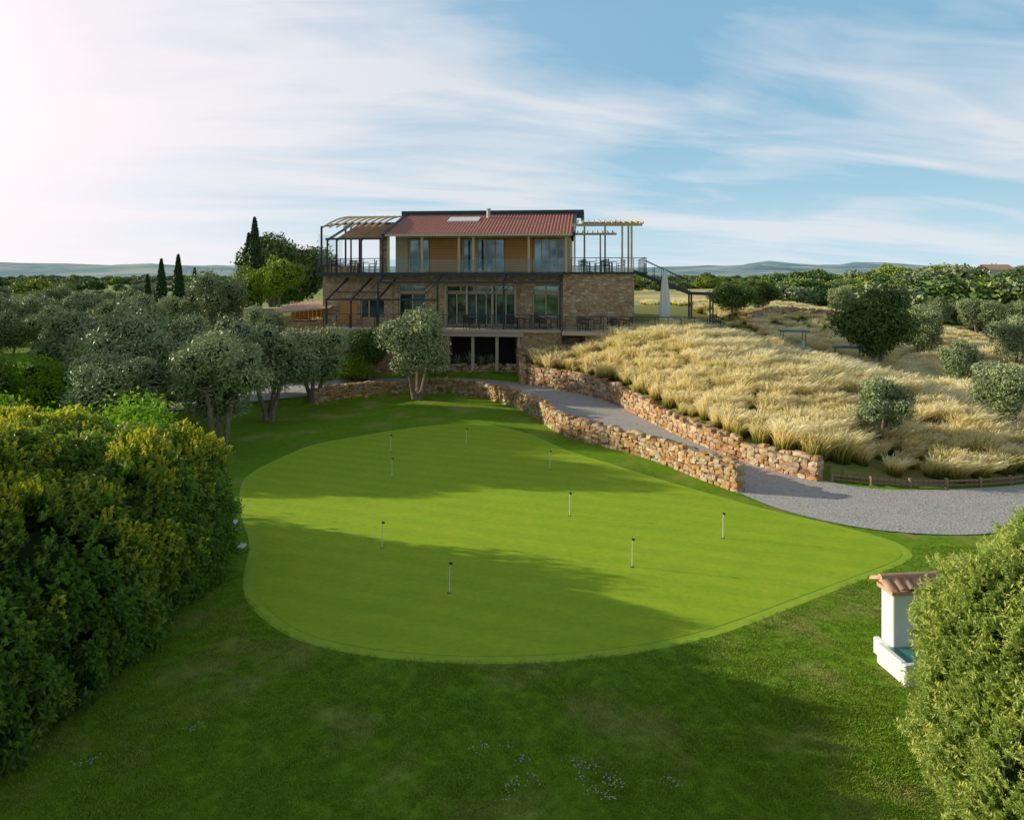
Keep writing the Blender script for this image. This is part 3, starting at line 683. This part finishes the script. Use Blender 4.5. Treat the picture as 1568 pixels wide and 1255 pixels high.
def fountain():
    root = empty('whitewashed_fountain', (8.12, 15.4, 0), math.radians(6))
    b = B(); b.box(-.32, .9, 0, .42, 0, 1.42); b.box(-.45, -.323, -.05, .5, 0, .35); b.box(-.62, 1.1, -.85, -.72, 0, .42); b.box(-.62, -.49, -.717, .1, 0, .42); b.box(.97, 1.1, -.717, -.003, 0, .42); b.box(-.487, .967, -.717, -.003, 0, .2)
    o = b.obj('walls', MAT['white'], root); bv = o.modifiers.new('bevel', 'BEVEL'); bv.width = .02
    b = B(); b.add([(-.485, -.715, .34), (.965, -.715, .34), (.965, -.005, .34), (-.485, -.005, .34)], [(0, 1, 2, 3)]); b.obj('water', MAT['water'], root)
    b = B()
    for side in (-1, 1):
        for k in range(7):
            x = -.40+k*.21; n = 7; V = []; F = []
            for t in (0, 1):
                yy = .21+side*(.02+.34*t); zz = 1.66-.15*t+random.uniform(-.02, .02)
                for q in range(n): a = math.pi*q/(n-1); V.append((x+.10*math.cos(a), yy, zz+.08*math.sin(a)))
            for q in range(n-1): F.append((q, q+1, n+q+1, n+q))
            b.add(V, F)
    b.box(-.38, .96, -.06, .48, 1.42, 1.50); b.tube([(-.48, .21, 1.69), (1.0, .21, 1.69)], [.085, .085], 10)
    b.obj('terracotta_cap', MAT['terracotta'], root)
fountain()

# ------------------------------------------------------------------ vegetation prototypes
def tree_mesh(name, R, zc, rz, nclump, cr, nleaf, L, W, mat, limbs=3, tr=0.16, seed=1, spread=0.5, core=True):
    global rng
    rng = np.random.default_rng(seed); rs = random.Random(seed)
    cl = []
    tries = 0
    while len(cl) < nclump and tries < 4000:
        tries += 1
        v = unit(1)[0]*(rng.random()**0.4); c = np.array([v[0]*R*.75, v[1]*R*.75, zc+v[2]*rz*.75])
        if v[2] < -.75: continue
        if all(np.linalg.norm(c-k[0]) > cr*.55 for k in cl): cl.append((c, cr*rng.uniform(.55, 1.25)*np.array([1, 1, .85])))
    ctr = np.array([k[0] for k in cl]); rad = np.array([k[1] for k in cl])
    w = rad[:, 0]**2; ci = rng.choice(len(cl), nleaf, p=w/w.sum()); d = unit(nleaf)
    rr = 1-np.abs(rng.normal(scale=.22, size=(nleaf, 1))); rr = np.clip(rr, .1, 1)*(1+.2*np.abs(rng.normal(size=(nleaf, 1)))*(rng.random((nleaf, 1)) < .4))
    C = ctr[ci]+d*rad[ci]*rr
    lv, lf = leaves(C, L, W, d, .4); crnd = rng.random(len(cl))*.3-.15
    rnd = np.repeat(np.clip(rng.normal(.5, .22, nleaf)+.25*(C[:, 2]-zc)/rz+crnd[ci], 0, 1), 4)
    b = B()
    for li in range(limbs):
        an = 2*math.pi*li/limbs+rs.uniform(-.5, .5); sp = spread*rs.uniform(.7, 1.2)
        p0 = Vector((math.cos(an)*.08, math.sin(an)*.08, -.15)); p3 = Vector((math.cos(an)*R*sp, math.sin(an)*R*sp, zc-rz*.25))
        pts = [p0]
        for t in (.25, .5, .75, 1): q = p0.lerp(p3, t); q.x += rs.uniform(-.12, .12)*tr*5; q.y += rs.uniform(-.12, .12)*tr*5; pts.append(q)
        b.tube(pts, [tr*1.7, tr*1.05, tr*.85, tr*.7, tr*.5], 8)
        for k in rs.sample(cl, min(5, len(cl))):
            c = Vector(k[0])
            if (c-p3).length < R*1.3: m_ = (p3+c)/2+Vector((rs.uniform(-.2, .2), rs.uniform(-.2, .2), .1)); b.tube([p3, m_, c], [tr*.45, tr*.28, tr*.12], 6)
    bv, bf = b.get(); parts = [(bv, bf, 0, np.zeros(len(bv))), (lv, lf, 1, rnd)]
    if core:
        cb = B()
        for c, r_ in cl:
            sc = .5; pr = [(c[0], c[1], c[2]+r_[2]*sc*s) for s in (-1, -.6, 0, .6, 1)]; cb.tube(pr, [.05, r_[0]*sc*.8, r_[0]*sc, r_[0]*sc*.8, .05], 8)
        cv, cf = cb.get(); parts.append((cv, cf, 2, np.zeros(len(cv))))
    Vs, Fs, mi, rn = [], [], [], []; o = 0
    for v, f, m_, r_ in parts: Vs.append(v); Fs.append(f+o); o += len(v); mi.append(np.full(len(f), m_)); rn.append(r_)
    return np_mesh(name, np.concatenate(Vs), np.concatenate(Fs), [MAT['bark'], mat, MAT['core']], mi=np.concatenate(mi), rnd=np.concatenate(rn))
OL = [tree_mesh('olive_tree', 2.5, 3.4, 2.25, 22, .9, 17000, .21, .07, MAT['olive'], 3, .14, s, .38) for s in (11, 12, 13, 14)]
DK = [tree_mesh('offscreen_shadow_oak', 3.2, 3.8, 2.7, 24, 1.15, 16000, .25, .12, MAT['darkleaf'], 2, .2, s, .2) for s in (21, 22)]
PN = [tree_mesh('stone_pine', 3.6, 4.0, 2.4, 24, 1.2, 15000, .25, .11, MAT['pine'], 2, .2, s, .2) for s in (31, 32)]
SH = [tree_mesh('laurel_bush', 2.2, 1.7, 1.7, 20, .85, 17000, .17, .075, MAT['shrub'], 4, .06, s, .3) for s in (41, 42)]
FT = [tree_mesh('far_tree', 3.4, 2.7, 2.7, 15, 1.5, 3600, .5, .3, m_, 1, .2, s, .1) for s, m_ in ((51, MAT['farpine']), (52, MAT['fardark']), (53, MAT['farpine']), (54, MAT['farolive']), (55, MAT['fardark']))]
def cypress():
    n = 9000; z = rng.random(n); r_ = .62*np.sin(np.pi*np.clip(z*.93+.07, 0, 1))**.6*(1-z*.55)*rng.uniform(.6, 1.08, n); a = rng.uniform(0, 2*np.pi, n)
    C = np.stack([r_*np.cos(a), r_*np.sin(a), .3+z*6.2], 1); N = np.stack([np.cos(a), np.sin(a), np.zeros(n)], 1)
    V, F = leaves(C, .22, .07, N, .5); b = B(); b.tube([(0, 0, 0), (0, 0, 5)], [.14, .04], 8); b.tube([(0, 0, .4), (0, 0, 2), (0, 0, 5.8)], [.3, .42, .06], 8); bv, bf = b.get()
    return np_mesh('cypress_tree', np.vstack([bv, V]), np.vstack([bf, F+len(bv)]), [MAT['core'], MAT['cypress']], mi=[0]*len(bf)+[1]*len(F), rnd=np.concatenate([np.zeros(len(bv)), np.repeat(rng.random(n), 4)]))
CY = cypress()
def plant(name, me, px, d, H, base=5.6, wid=1.0, dz=0, X=None):
    x = T(px, d) if X is None else X; s = H/base
    return add_obj(name, me, (x, d, tz(x, d)+dz), random.uniform(0, 6.28), (s*wid, s*wid, s))
ol_list = [(638, 47.6, 5.9, 1.0), (478, 45.5, 5.2, 1.0), (412, 40.5, 5.3, 1.05), (335, 34, 5.4, 1.05), (160, 33, 4.6, .85), (262, 47, 5.8, 1.0), (225, 56, 5.3, 1.0), (60, 76, 5.6, .95), (130, 80, 6, 1), (195, 68, 5.6, 1), (10, 62, 5.0, 1), (330, 58, 5.6, 1), (110, 60, 4.6, 1.0), (245, 39, 5.0, 1), (345, 47, 5.2, 1), (400, 53, 4.4, .9),
           (1350, 31.5, 3.2, .95), (1538, 33.5, 3.6, 1.0), (1466, 44, 3.4, 1), (1410, 58, 4.2, 1), (1555, 55, 4.5, 1), (1500, 75, 4.5, 1), (1440, 82, 4.0, 1.1), (1290, 86, 3.6, 1.2), (1560, 90, 4.6, 1.2), (1350, 95, 4.0, 1.2)]
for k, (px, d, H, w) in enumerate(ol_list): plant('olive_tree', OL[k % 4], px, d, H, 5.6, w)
rs = random.Random(5); placed = []
for _ in range(500):
    d = rs.uniform(60, 125); px = rs.uniform(-150, 345); x = T(px, d)
    if x > -22-(d-60)*.05 or (px < 130 and 64 < d < 74): continue
    if all((x-a)**2+(d-b_)**2 > 50 for a, b_ in placed): placed.append((x, d))
    if len(placed) > 50: break
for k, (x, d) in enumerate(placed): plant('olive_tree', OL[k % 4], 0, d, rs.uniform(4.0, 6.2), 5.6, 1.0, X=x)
for k, (x, y, H) in enumerate(((-18.5, 36.5, 6.2), (-17.5, 32.5, 5.0), (-20, 40, 6.6), (-21, 5, 7), (-27, 35, 7.2), (-16, 3, 6), (-21, -1, 7.5), (-34, 43, 7.5), (-26, 45, 6), (-24, 11, 7))):
    plant('olive_tree', OL[k % 4], 0, y, H, 5.6, 1.0, X=x)
for x, y, H, w in ((-35.5, 42, 12, .45), (-38, 47.5, 12.5, .45), (-34, 38.3, 9.5, .45)): plant('offscreen_shadow_oak', DK[0], 0, y, H, 6.4, w, X=x)  # added out of view, crowns narrowed to throw shadow streaks across the green
for px, d, H, w, m_, nm in ((415, 80, 9.6, .95, DK[0], 'offscreen_shadow_oak'), (455, 86, 9.2, 1.05, DK[1], 'offscreen_shadow_oak'), (388, 71, 5.6, .8, PN[0], 'stone_pine'), (425, 70, 5.8, .8, PN[1], 'stone_pine'), (1340, 51, 6.4, .9, DK[0], 'offscreen_shadow_oak'), (1120, 62, 3.2, 1.3, DK[1], 'offscreen_shadow_oak'), (565, 51.8, 3.9, .8, DK[1], 'offscreen_shadow_oak'), (1165, 68, 3.2, 1.2, DK[0], 'offscreen_shadow_oak')):
    plant(nm, m_, px, d, H, 6.4, w)
for px, d, H in ((390, 72, 10.0), (247, 70, 7.8), (273, 66, 7.4), (226, 74, 6.8), (298, 60, 5.8), (381, 78, 9.6)): plant('cypress_tree', CY, px, d, H, 6.5)
for px, d, H, w in ((60, 22.6, 3.9, 1.1), (140, 22.8, 4.1, 1.0), (215, 22.6, 3.7, .85), (-10, 24, 4.0, 1.1), (280, 22.6, 3.0, .7), (545, 51.5, 2.0, 1.1), (-60, 38, 4, 1.2), (100, 40, 3.6, 1.2)): plant('laurel_bush', SH[random.randint(0, 1)], px, d, H, 3.4, w)

# ------------------------------------------------------------------ instanced scatter
def scatter(name, P, R, S, protos, idx):
    me = bpy.data.meshes.new(name); me.from_pydata([tuple(p) for p in P], [], [])
    a = me.attributes.new('rot', 'FLOAT_VECTOR', 'POINT'); a.data.foreach_set('vector', np.asarray(R, np.float32).ravel())
    a = me.attributes.new('scl', 'FLOAT_VECTOR', 'POINT'); S = np.asarray(S, np.float32)
    if S.ndim == 1: S = np.repeat(S[:, None], 3, 1)
    a.data.foreach_set('vector', S.ravel())
    a = me.attributes.new('pidx', 'INT', 'POINT'); a.data.foreach_set('value', np.asarray(idx, np.int32))
    o = add_obj(name, me)
    ng = bpy.data.node_groups.new(name+'_gn', 'GeometryNodeTree')
    ng.interface.new_socket('Geometry', in_out='INPUT', socket_type='NodeSocketGeometry'); ng.interface.new_socket('Geometry', in_out='OUTPUT', socket_type='NodeSocketGeometry')
    N = ng.nodes; gi = N.new('NodeGroupInput'); go = N.new('NodeGroupOutput'); iop = N.new('GeometryNodeInstanceOnPoints')
    j = N.new('GeometryNodeJoinGeometry')
    for pm in reversed(protos):
        po = bpy.data.objects.new(pm.name+'_proto', pm); oi = N.new('GeometryNodeObjectInfo'); oi.inputs['Object'].default_value = po; oi.inputs['As Instance'].default_value = True
        ng.links.new(oi.outputs['Geometry'], j.inputs[0])
    def na(nm, t): n = N.new('GeometryNodeInputNamedAttribute'); n.data_type = t; n.inputs['Name'].default_value = nm; return n.outputs['Attribute']
    ng.links.new(gi.outputs[0], iop.inputs['Points']); ng.links.new(j.outputs[0], iop.inputs['Instance']); iop.inputs['Pick Instance'].default_value = True
    ng.links.new(na('pidx', 'INT'), iop.inputs['Instance Index']); ng.links.new(na('rot', 'FLOAT_VECTOR'), iop.inputs['Rotation']); ng.links.new(na('scl', 'FLOAT_VECTOR'), iop.inputs['Scale'])
    ng.links.new(iop.outputs[0], go.inputs[0])
    md = o.modifiers.new('scatter', 'NODES'); md.node_group = ng
    return o
rng = np.random.default_rng(99)
def zrot(n): R = np.zeros((n, 3)); R[:, 2] = rng.uniform(0, 6.28, n); return R

def lawnpatch(x, y): return np.exp(-(((x-66)/20)**2+((y-125)/14)**2)) > .4
xx = rng.uniform(-900, 900, 14000); yy = rng.uniform(85, 1100, 14000)
cl = fbm(xx/70+5, yy/70+9, 4, 21)
r_ = np.hypot(xx, yy); px = 784+1150*xx/yy
dens = np.where(px > 1200, .54, np.where(px > 1040, .43, .50))
dens = np.where((px > 1040) & (r_ > 200) & (r_ < 520) & (px < 1250), .33, dens)
keep = (cl < dens+.02) & (np.abs(px-784) < 1100)
keep &= ~((px > 1040) & (px < 1250) & (yy < 200)); keep &= ~lawnpatch(xx, yy)
keep &= ~((px > 480) & (px < 1040) & (yy < 200))
xs_, ys_ = xx[keep], yy[keep]
x2 = rng.uniform(45, 300, 2600); y2 = rng.uniform(96, 290, 2600); p2 = 784+1150*x2/y2; k2 = (p2 > 1190) & (p2 < 1950) & (fbm(x2/16, y2/16, 3, 31) < .50) & ~lawnpatch(x2, y2)
xs_ = np.concatenate([xs_, x2[k2]]); ys_ = np.concatenate([ys_, y2[k2]])
zs_ = terr(xs_, ys_); n = len(xs_); rr_ = np.hypot(xs_, ys_)
sc = np.exp(rng.normal(-.6, .48, n))*np.where(xs_ < 0, .9, 1.0)*(1+.3*(rr_ > 500)); sc = np.clip(sc, .2, 1.35)
S_ = np.stack([sc*rng.uniform(1.0, 1.7, n), sc*1.25, sc*rng.uniform(.8, 1.1, n)], 1)
scatter('distant_trees', np.stack([xs_, ys_, zs_-.4], 1), zrot(n), S_, FT, np.where(xs_ < 0, rng.choice([1, 3, 4, 0], n), rng.choice([0, 1, 1, 2, 3, 4, 4], n)))

def tuft(name, nb, rad, h0, h1, w, lean, wind, mat, seg=3, taper=.75):
    Vs, Fs, rn, tp = [], [], [], []; o = 0
    for k in range(nb):
        a = rng.uniform(0, 6.28); r0 = rad*math.sqrt(rng.random()); h = rng.uniform(h0, h1); la = a+rng.normal(scale=.5); le = lean*rng.uniform(.2, 1.0)*h
        bx, by = r0*math.cos(a), r0*math.sin(a); dx, dy = math.cos(la)*le+wind*h*rng.uniform(.5, 1), math.sin(la)*le; fa = rng.uniform(0, 3.14); fx, fy = math.cos(fa), math.sin(fa); r1 = rng.random()
        for s in range(seg+1):
            t = s/seg; ww = w*(1-taper*t)/2; cx, cy, cz = bx+dx*t*t, by+dy*t*t, h*(t-.22*t*t*(lean+wind))
            Vs += [(cx-fx*ww, cy-fy*ww, cz), (cx+fx*ww, cy+fy*ww, cz)]; rn += [r1, r1]; tp += [t, t]
        for s in range(seg): Fs.append((o+2*s, o+2*s+1, o+2*s+3, o+2*s+2))
        o += 2*(seg+1)
    return np_mesh(name, Vs, Fs, [mat], rnd=rn, tip=tp)
DT = [tuft('dune_tuft', 240, .26, .6, 1.05, .024, .55, wd, MAT['dune'], 4, .1) for wd in (.35, .5, .2)]
n = 6600; x = rng.uniform(0.5, 42, n); y = rng.uniform(28, 60, n)
inr = inpoly(x, y, RPOLY)
dm = np.min(np.hypot(x[:, None]-UPPs[None, :, 0], y[:, None]-UPPs[None, :, 1]), 1)
okk = inr & (dm > .5) & ~((y > 51) & (x < 19)) & ((x < 27) | (rng.random(n) < .5))
fd = np.min(np.hypot(x[:, None]-fl[None, :, 0], y[:, None]-fl[None, :, 1]), 1); okk &= (fd > .7) & ~((fd < 2.0) & (rng.random(n) < .5))
x, y = x[okk], y[okk]; n = len(x); R_ = np.zeros((n, 3)); R_[:, 2] = rng.normal(-.3, .5, n)
cl = fbm(x/2.2, y/2.2, 2, 5)
scatter('dune_grass', np.stack([x, y, terr(x, y)-.04], 1), R_, rng.uniform(.65, 1.35, n)*(.55+1.1*cl), DT, rng.integers(0, 3, n))
x = rng.uniform(16, 50, 2000); y = rng.uniform(58, 95, 2000); k = rng.random(2000) < .6; x, y = x[k], y[k]; n = len(x)
scatter('dune_grass', np.stack([x, y, terr(x, y)-.05], 1), zrot(n), rng.uniform(.5, 1.0, n), DT, rng.integers(0, 3, n))
x = rng.uniform(-24, -13, 260); y = rng.uniform(52, 58, 260); n = 260
scatter('dune_grass', np.stack([x, y, terr(x, y)-.05], 1), zrot(n), rng.uniform(.5, 1.0, n), DT, rng.integers(0, 3, n))
LT = [tuft('lawn_tuft', 34, .13, .02, .055, .009, .9, 0, MAT['lawnblade'], 2) for _ in range(3)]
n = 36000; y = 9+13*rng.random(n)**1.3; x = rng.uniform(-1, 1, n)*(y*.72+1)
okk = ~inpoly(x, y, fr) & ~inpoly(x, y, ROADPOLY); x, y = x[okk], y[okk]; n = len(x)
scatter('lawn_grass', np.stack([x, y, np.zeros(n)], 1), zrot(n), rng.uniform(.7, 1.3, n)*(.5+1.0*fbm(x/.8, y/.8, 2, 8)), LT, rng.integers(0, 3, n))
b = B(); cs = [(777, 1150), (800, 1165), (820, 1192), (785, 1208), (735, 1147), (890, 1190), (905, 1215), (935, 1195), (945, 1205), (900, 1180), (930, 1222), (770, 1225), (880, 1168), (300, 1115), (130, 1170), (1030, 1200)]
for (a_, c_) in cs:
    cx, cy = G(a_, c_)
    for _ in range(rng.integers(6, 22)):
        x0, y0 = cx+rng.normal(scale=.09), cy+rng.normal(scale=.08); s = rng.uniform(.007, .016); b.tube([(x0, y0, .033), (x0, y0, .048)], [s*.5, s], 6)
b.obj('lawn_daisies', MAT['petal'])

def sprig(name, ns, nl, L, W, length, mat, tipv=0.0, wide=.7):
    C, N, T_ = [], [], []
    for s in range(ns):
        ax = unit(1)[0]*wide+np.array([0, 0, 1.0]); ax /= np.linalg.norm(ax)
        for k in range(nl):
            t = (k+rng.random())/nl; C.append(ax*length*t+unit(1)[0]*L*.35); N.append(ax*.3+unit(1)[0]*.7); T_.append(t)
    C = np.array(C); N = np.array(N); N /= np.linalg.norm(N, axis=1, keepdims=True); V, F = leaves(C, L, W, N, .5); T_ = np.array(T_)
    return np_mesh(name, V, F, [mat], rnd=np.repeat(np.clip(rng.random(len(C))*.7+.3*T_, 0, 1), 4), tip=np.repeat(np.clip(T_*tipv, 0, 1), 4))
def bushmass(name, lobes, protos, n, pick, sc, seed=3, amp=.28):
    global rng; rng = np.random.default_rng(seed)
    Lb = np.array(lobes, float); w = (Lb[:, 3]*Lb[:, 4]+Lb[:, 3]*Lb[:, 5]); ci = rng.choice(len(Lb), n, p=w/w.sum()); d = unit(n)
    nz = np.array([mnoise.noise(Vector(tuple(Lb[c, :3]*.7+dd*2.0)))*amp+mnoise.noise(Vector(tuple(Lb[c, :3]+dd*5.5)))*amp*.55 for c, dd in zip(ci, d)])
    C = Lb[ci, :3]+d*Lb[ci, 3:6]*(1+nz-np.abs(rng.normal(scale=.05, size=n))+(rng.random(n) < .04)*.08)[:, None]
    keep = C[:, 2] > .05
    for q in range(len(Lb)):
        e = np.linalg.norm((C-Lb[q, :3])/Lb[q, 3:6], axis=1); keep &= ~((e < .74) & (ci != q))
    C, d, nz = C[keep], d[keep], nz[keep]; R = [Vector(tuple(v+np.array([0, 0, .35]))).to_track_quat('Z', 'Y').to_euler() for v in d]; R = np.array([tuple(r__) for r__ in R])
    idx = pick(C, d, nz)
    o = scatter(name, C, R, rng.uniform(.7, 1.3, len(C))*sc, protos, idx)
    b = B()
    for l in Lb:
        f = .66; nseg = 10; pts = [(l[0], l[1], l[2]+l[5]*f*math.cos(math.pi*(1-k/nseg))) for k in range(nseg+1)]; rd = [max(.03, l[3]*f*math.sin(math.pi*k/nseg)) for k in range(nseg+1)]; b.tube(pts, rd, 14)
    b.obj('dark_fill', MAT['core'], o)  # solid dark filler added inside the lobes to block seeing through the leaves
    return o
HP = [sprig('hedge_sprig', 5, 12, .10, .045, .30, MAT['hedge'], tv) for tv in (0, .2, 1.0)]
HL = [(-9.9, 20, 1.5, 2.2, 2.4, 2.1), (-9.6, 17.2, 1.8, 2.0, 2.3, 2.3), (-9.4, 14.6, 1.5, 1.8, 2.0, 2.2), (-12.7, 19.6, 1.8, 2.5, 2.6, 2.3), (-12, 15.6, 2.1, 2.4, 2.7, 2.5), (-15.6, 18.6, 2.0, 2.6, 2.8, 2.4), (-10, 12.0, 1.2, 1.9, 1.9, 2.0), (-11.5, 10.5, 1.4, 2, 2.2, 2.2), (-15, 14, 2.2, 2.6, 2.8, 2.5), (-8.9, 18.6, 1.2, 1.3, 1.7, 1.7), (-8.8, 15.6, 1.0, 1.2, 1.6, 1.6), (-9.3, 12.7, .8, 1.2, 1.4, 1.5), (-13, 12, 1.9, 2.2, 2.2, 2.2)]
def hpick(C, d, nz):
    f = d[:, 2]*.5+nz*2.2+.9*(vnoise(C[:, 0]*.7+30, C[:, 1]*.7, 4)-.5)-.05; f = f+rng.normal(scale=.14, size=len(C))
    return np.where(f > .48, 2, np.where(f > .12, 1, 0))
bushmass('pittosporum_hedge', HL, HP, 24000, hpick, 1.05)
BP = [sprig('bush_sprig', 6, 14, .07, .019, .26, MAT['bush'], tv, .6) for tv in (0.1, .4, .9)]
BL = [(7.36, 10.4, 1.9, 1.45, 1.5, 2.0), (8.9, 11.0, 2.1, 1.7, 1.7, 2.1), (6.98, 9.5, 1.2, 1.05, 1.3, 1.7), (8.5, 9.6, 1.6, 1.5, 1.5, 2.1), (8.0, 10.9, 2.6, 1.1, 1.1, 1.6), (7.5, 8.6, 1.1, 1.2, 1.2, 1.6), (7.05, 10.6, 2.7, 1.0, 1.0, 1.1)]
bushmass('willow_leaf_bush', BL, BP, 13000, lambda C, d, nz: np.where(rng.random(len(C))+nz*2 > .75, 2, rng.integers(0, 2, len(C))), .95, seed=8, amp=.26)

def agave():
    Vs, Fs = [], []; o = 0
    for k in range(34):
        a = k*2.4; el = .25+1.2*(k/34); L = .75; pts = []
        for t in (0, .35, .7, 1): r_ = L*t*math.cos(el)*(1+.2*t); pts.append((r_*math.cos(a), r_*math.sin(a), .05+L*t*math.sin(el)))
        w = (.05, .06, .04, .004)
        for p, ww in zip(pts, w): Vs += [(p[0]-math.sin(a)*ww, p[1]+math.cos(a)*ww, p[2]), (p[0]+math.sin(a)*ww, p[1]-math.cos(a)*ww, p[2])]
        for s in range(3): Fs.append((o+2*s, o+2*s+1, o+2*s+3, o+2*s+2))
        o += 8
    return np_mesh('agave_plant', Vs, Fs, [MAT['agave']], rnd=rng.random(len(Vs)))
AG = agave()
for x, y, s in ((-3.9, 53.9, 1.3), (-3.0, 54.0, 1.5), (-2.2, 53.8, 1.2), (-1.5, 54, 1.3), (-4.8, 54, 1.1), (2.2, 51.6, 1.1), (3.2, 51.4, 1.2), (4.2, 51.0, 1.1)): add_obj('agave_plant', AG, (x, y, max(tz(x, y), .9)), random.random()*6, s)

root = empty('farmhouse', (T(1535, 190), 190, tz(T(1535, 190), 190)+2.6)); b = B(); b.box(-3.2, 3.2, 0, 6, -3, 2.6); b.obj('walls', MAT['white'], root)
b = B(); b.add([(-3.5, -.4, 2.6), (3.5, -.4, 2.6), (3.5, 3, 4.0), (-3.5, 3, 4.0), (3.5, 6.4, 2.6), (-3.5, 6.4, 2.6)], [(0, 1, 2, 3), (3, 2, 4, 5)]); b.obj('roof', MAT['terracotta'], root)

# ------------------------------------------------------------------ light
AZ = math.radians(-74); EL = math.radians(15.5)
sd = Vector((math.sin(AZ)*math.cos(EL), math.cos(AZ)*math.cos(EL), math.sin(EL)))
sun = bpy.data.lights.new('sun', 'SUN'); sun.energy = 5.0; sun.angle = math.radians(.6); sun.color = (1.0, .91, .67)
so = bpy.data.objects.new('sun', sun); COL.objects.link(so); so.rotation_euler = sd.to_track_quat('Z', 'Y').to_euler(); so.location = (-40, 20, 30)
w = bpy.data.worlds.new('World'); scene.world = w; w.use_nodes = True; nt = w.node_tree
class W(M):
    def __init__(s): s.nt = nt
m = W(); bg = nt.nodes['Background']
sky = m.n('ShaderNodeTexSky', sky_type='NISHITA'); sky.sun_disc = False; sky.sun_elevation = EL; sky.sun_rotation = AZ % (2*math.pi); sky.air_density = 1.0; sky.dust_density = 1.2; sky.ozone_density = 1.5
gen = nt.nodes.new('ShaderNodeTexCoord').outputs['Generated']
sp = m.n('ShaderNodeSeparateXYZ', {0: gen}); zz = m.math('MAXIMUM', sp.outputs[2], 0.0); den = m.math('ADD', zz, 0.13)
cx = m.math('DIVIDE', sp.outputs[0], den); cy = m.math('DIVIDE', sp.outputs[1], den)
cv = m.n('ShaderNodeCombineXYZ', {0: cx, 1: cy, 2: 0.0}).outputs[0]
mp0 = m.n('ShaderNodeMapping', {'Vector': cv, 'Rotation': (0, 0, math.radians(-14))}).outputs[0]
mp = m.n('ShaderNodeMapping', {'Vector': mp0, 'Scale': (0.42, 1.0, 1), 'Location': (4.3, 2.2, 0)}).outputs[0]
n1 = m.noise(mp, 0.85, 6, 0.52, 0.7)
n2 = m.noise(mp, 2.1, 6, 0.55, 0.9)
cm = m.maprange(m.math('ADD', m.math('MULTIPLY', n1, 0.72), m.math('MULTIPLY', n2, 0.28)), 0.44, 0.58)
def dirv(az, el): az, el = math.radians(az), math.radians(el); return (math.sin(az)*math.cos(el), math.cos(az)*math.cos(el), math.sin(el))
def dotg(az, el, pw): return m.math('POWER', m.math('MAXIMUM', m.n('ShaderNodeVectorMath', {0: gen, 1: dirv(az, el)}, operation='DOT_PRODUCT').outputs['Value'], 0.0), pw)
gl_ = dotg(-43, 12, 11.0)
blue = m.mix(m.maprange(zz, 0.02, 0.25), (3.0, 4.7, 5.7), (1.7, 3.35, 4.7))
skc = m.mix(0.88, sky.outputs[0], blue)
c = m.mix(m.math('MULTIPLY', cm, 0.85), skc, (5.2, 5.35, 5.65))
c = m.mix(m.maprange(zz, 0.0, 0.10, 0.5, 0.0), c, (4.9, 5.7, 6.2))
c = m.mix(m.math('MULTIPLY', gl_, 1.1, True), c, (7.2, 6.45, 6.6))
elev = m.math('MULTIPLY', m.maprange(zz, 0.32, 0.8, 1.0, 0.44), m.maprange(sp.outputs[1], -0.35, 0.45, 0.72, 1.0))
c = m.mix(1.0, c, m.n('ShaderNodeCombineXYZ', {0: elev, 1: elev, 2: elev}).outputs[0], 'MULTIPLY')
nt.links.new(c, bg.inputs['Color']); bg.inputs['Strength'].default_value = 0.15

cam = bpy.data.cameras.new('camera'); co = bpy.data.objects.new('camera', cam); COL.objects.link(co)
co.location = (0, 0, CAMZ); co.rotation_euler = (math.radians(90), 0, 0); cam.sensor_width = 36; cam.lens = 26.4; cam.shift_y = -0.1336; cam.clip_start = .1; cam.clip_end = 20000
scene.camera = co
scene.view_settings.view_transform = 'Standard'; scene.view_settings.look = 'None'; scene.view_settings.exposure = 0
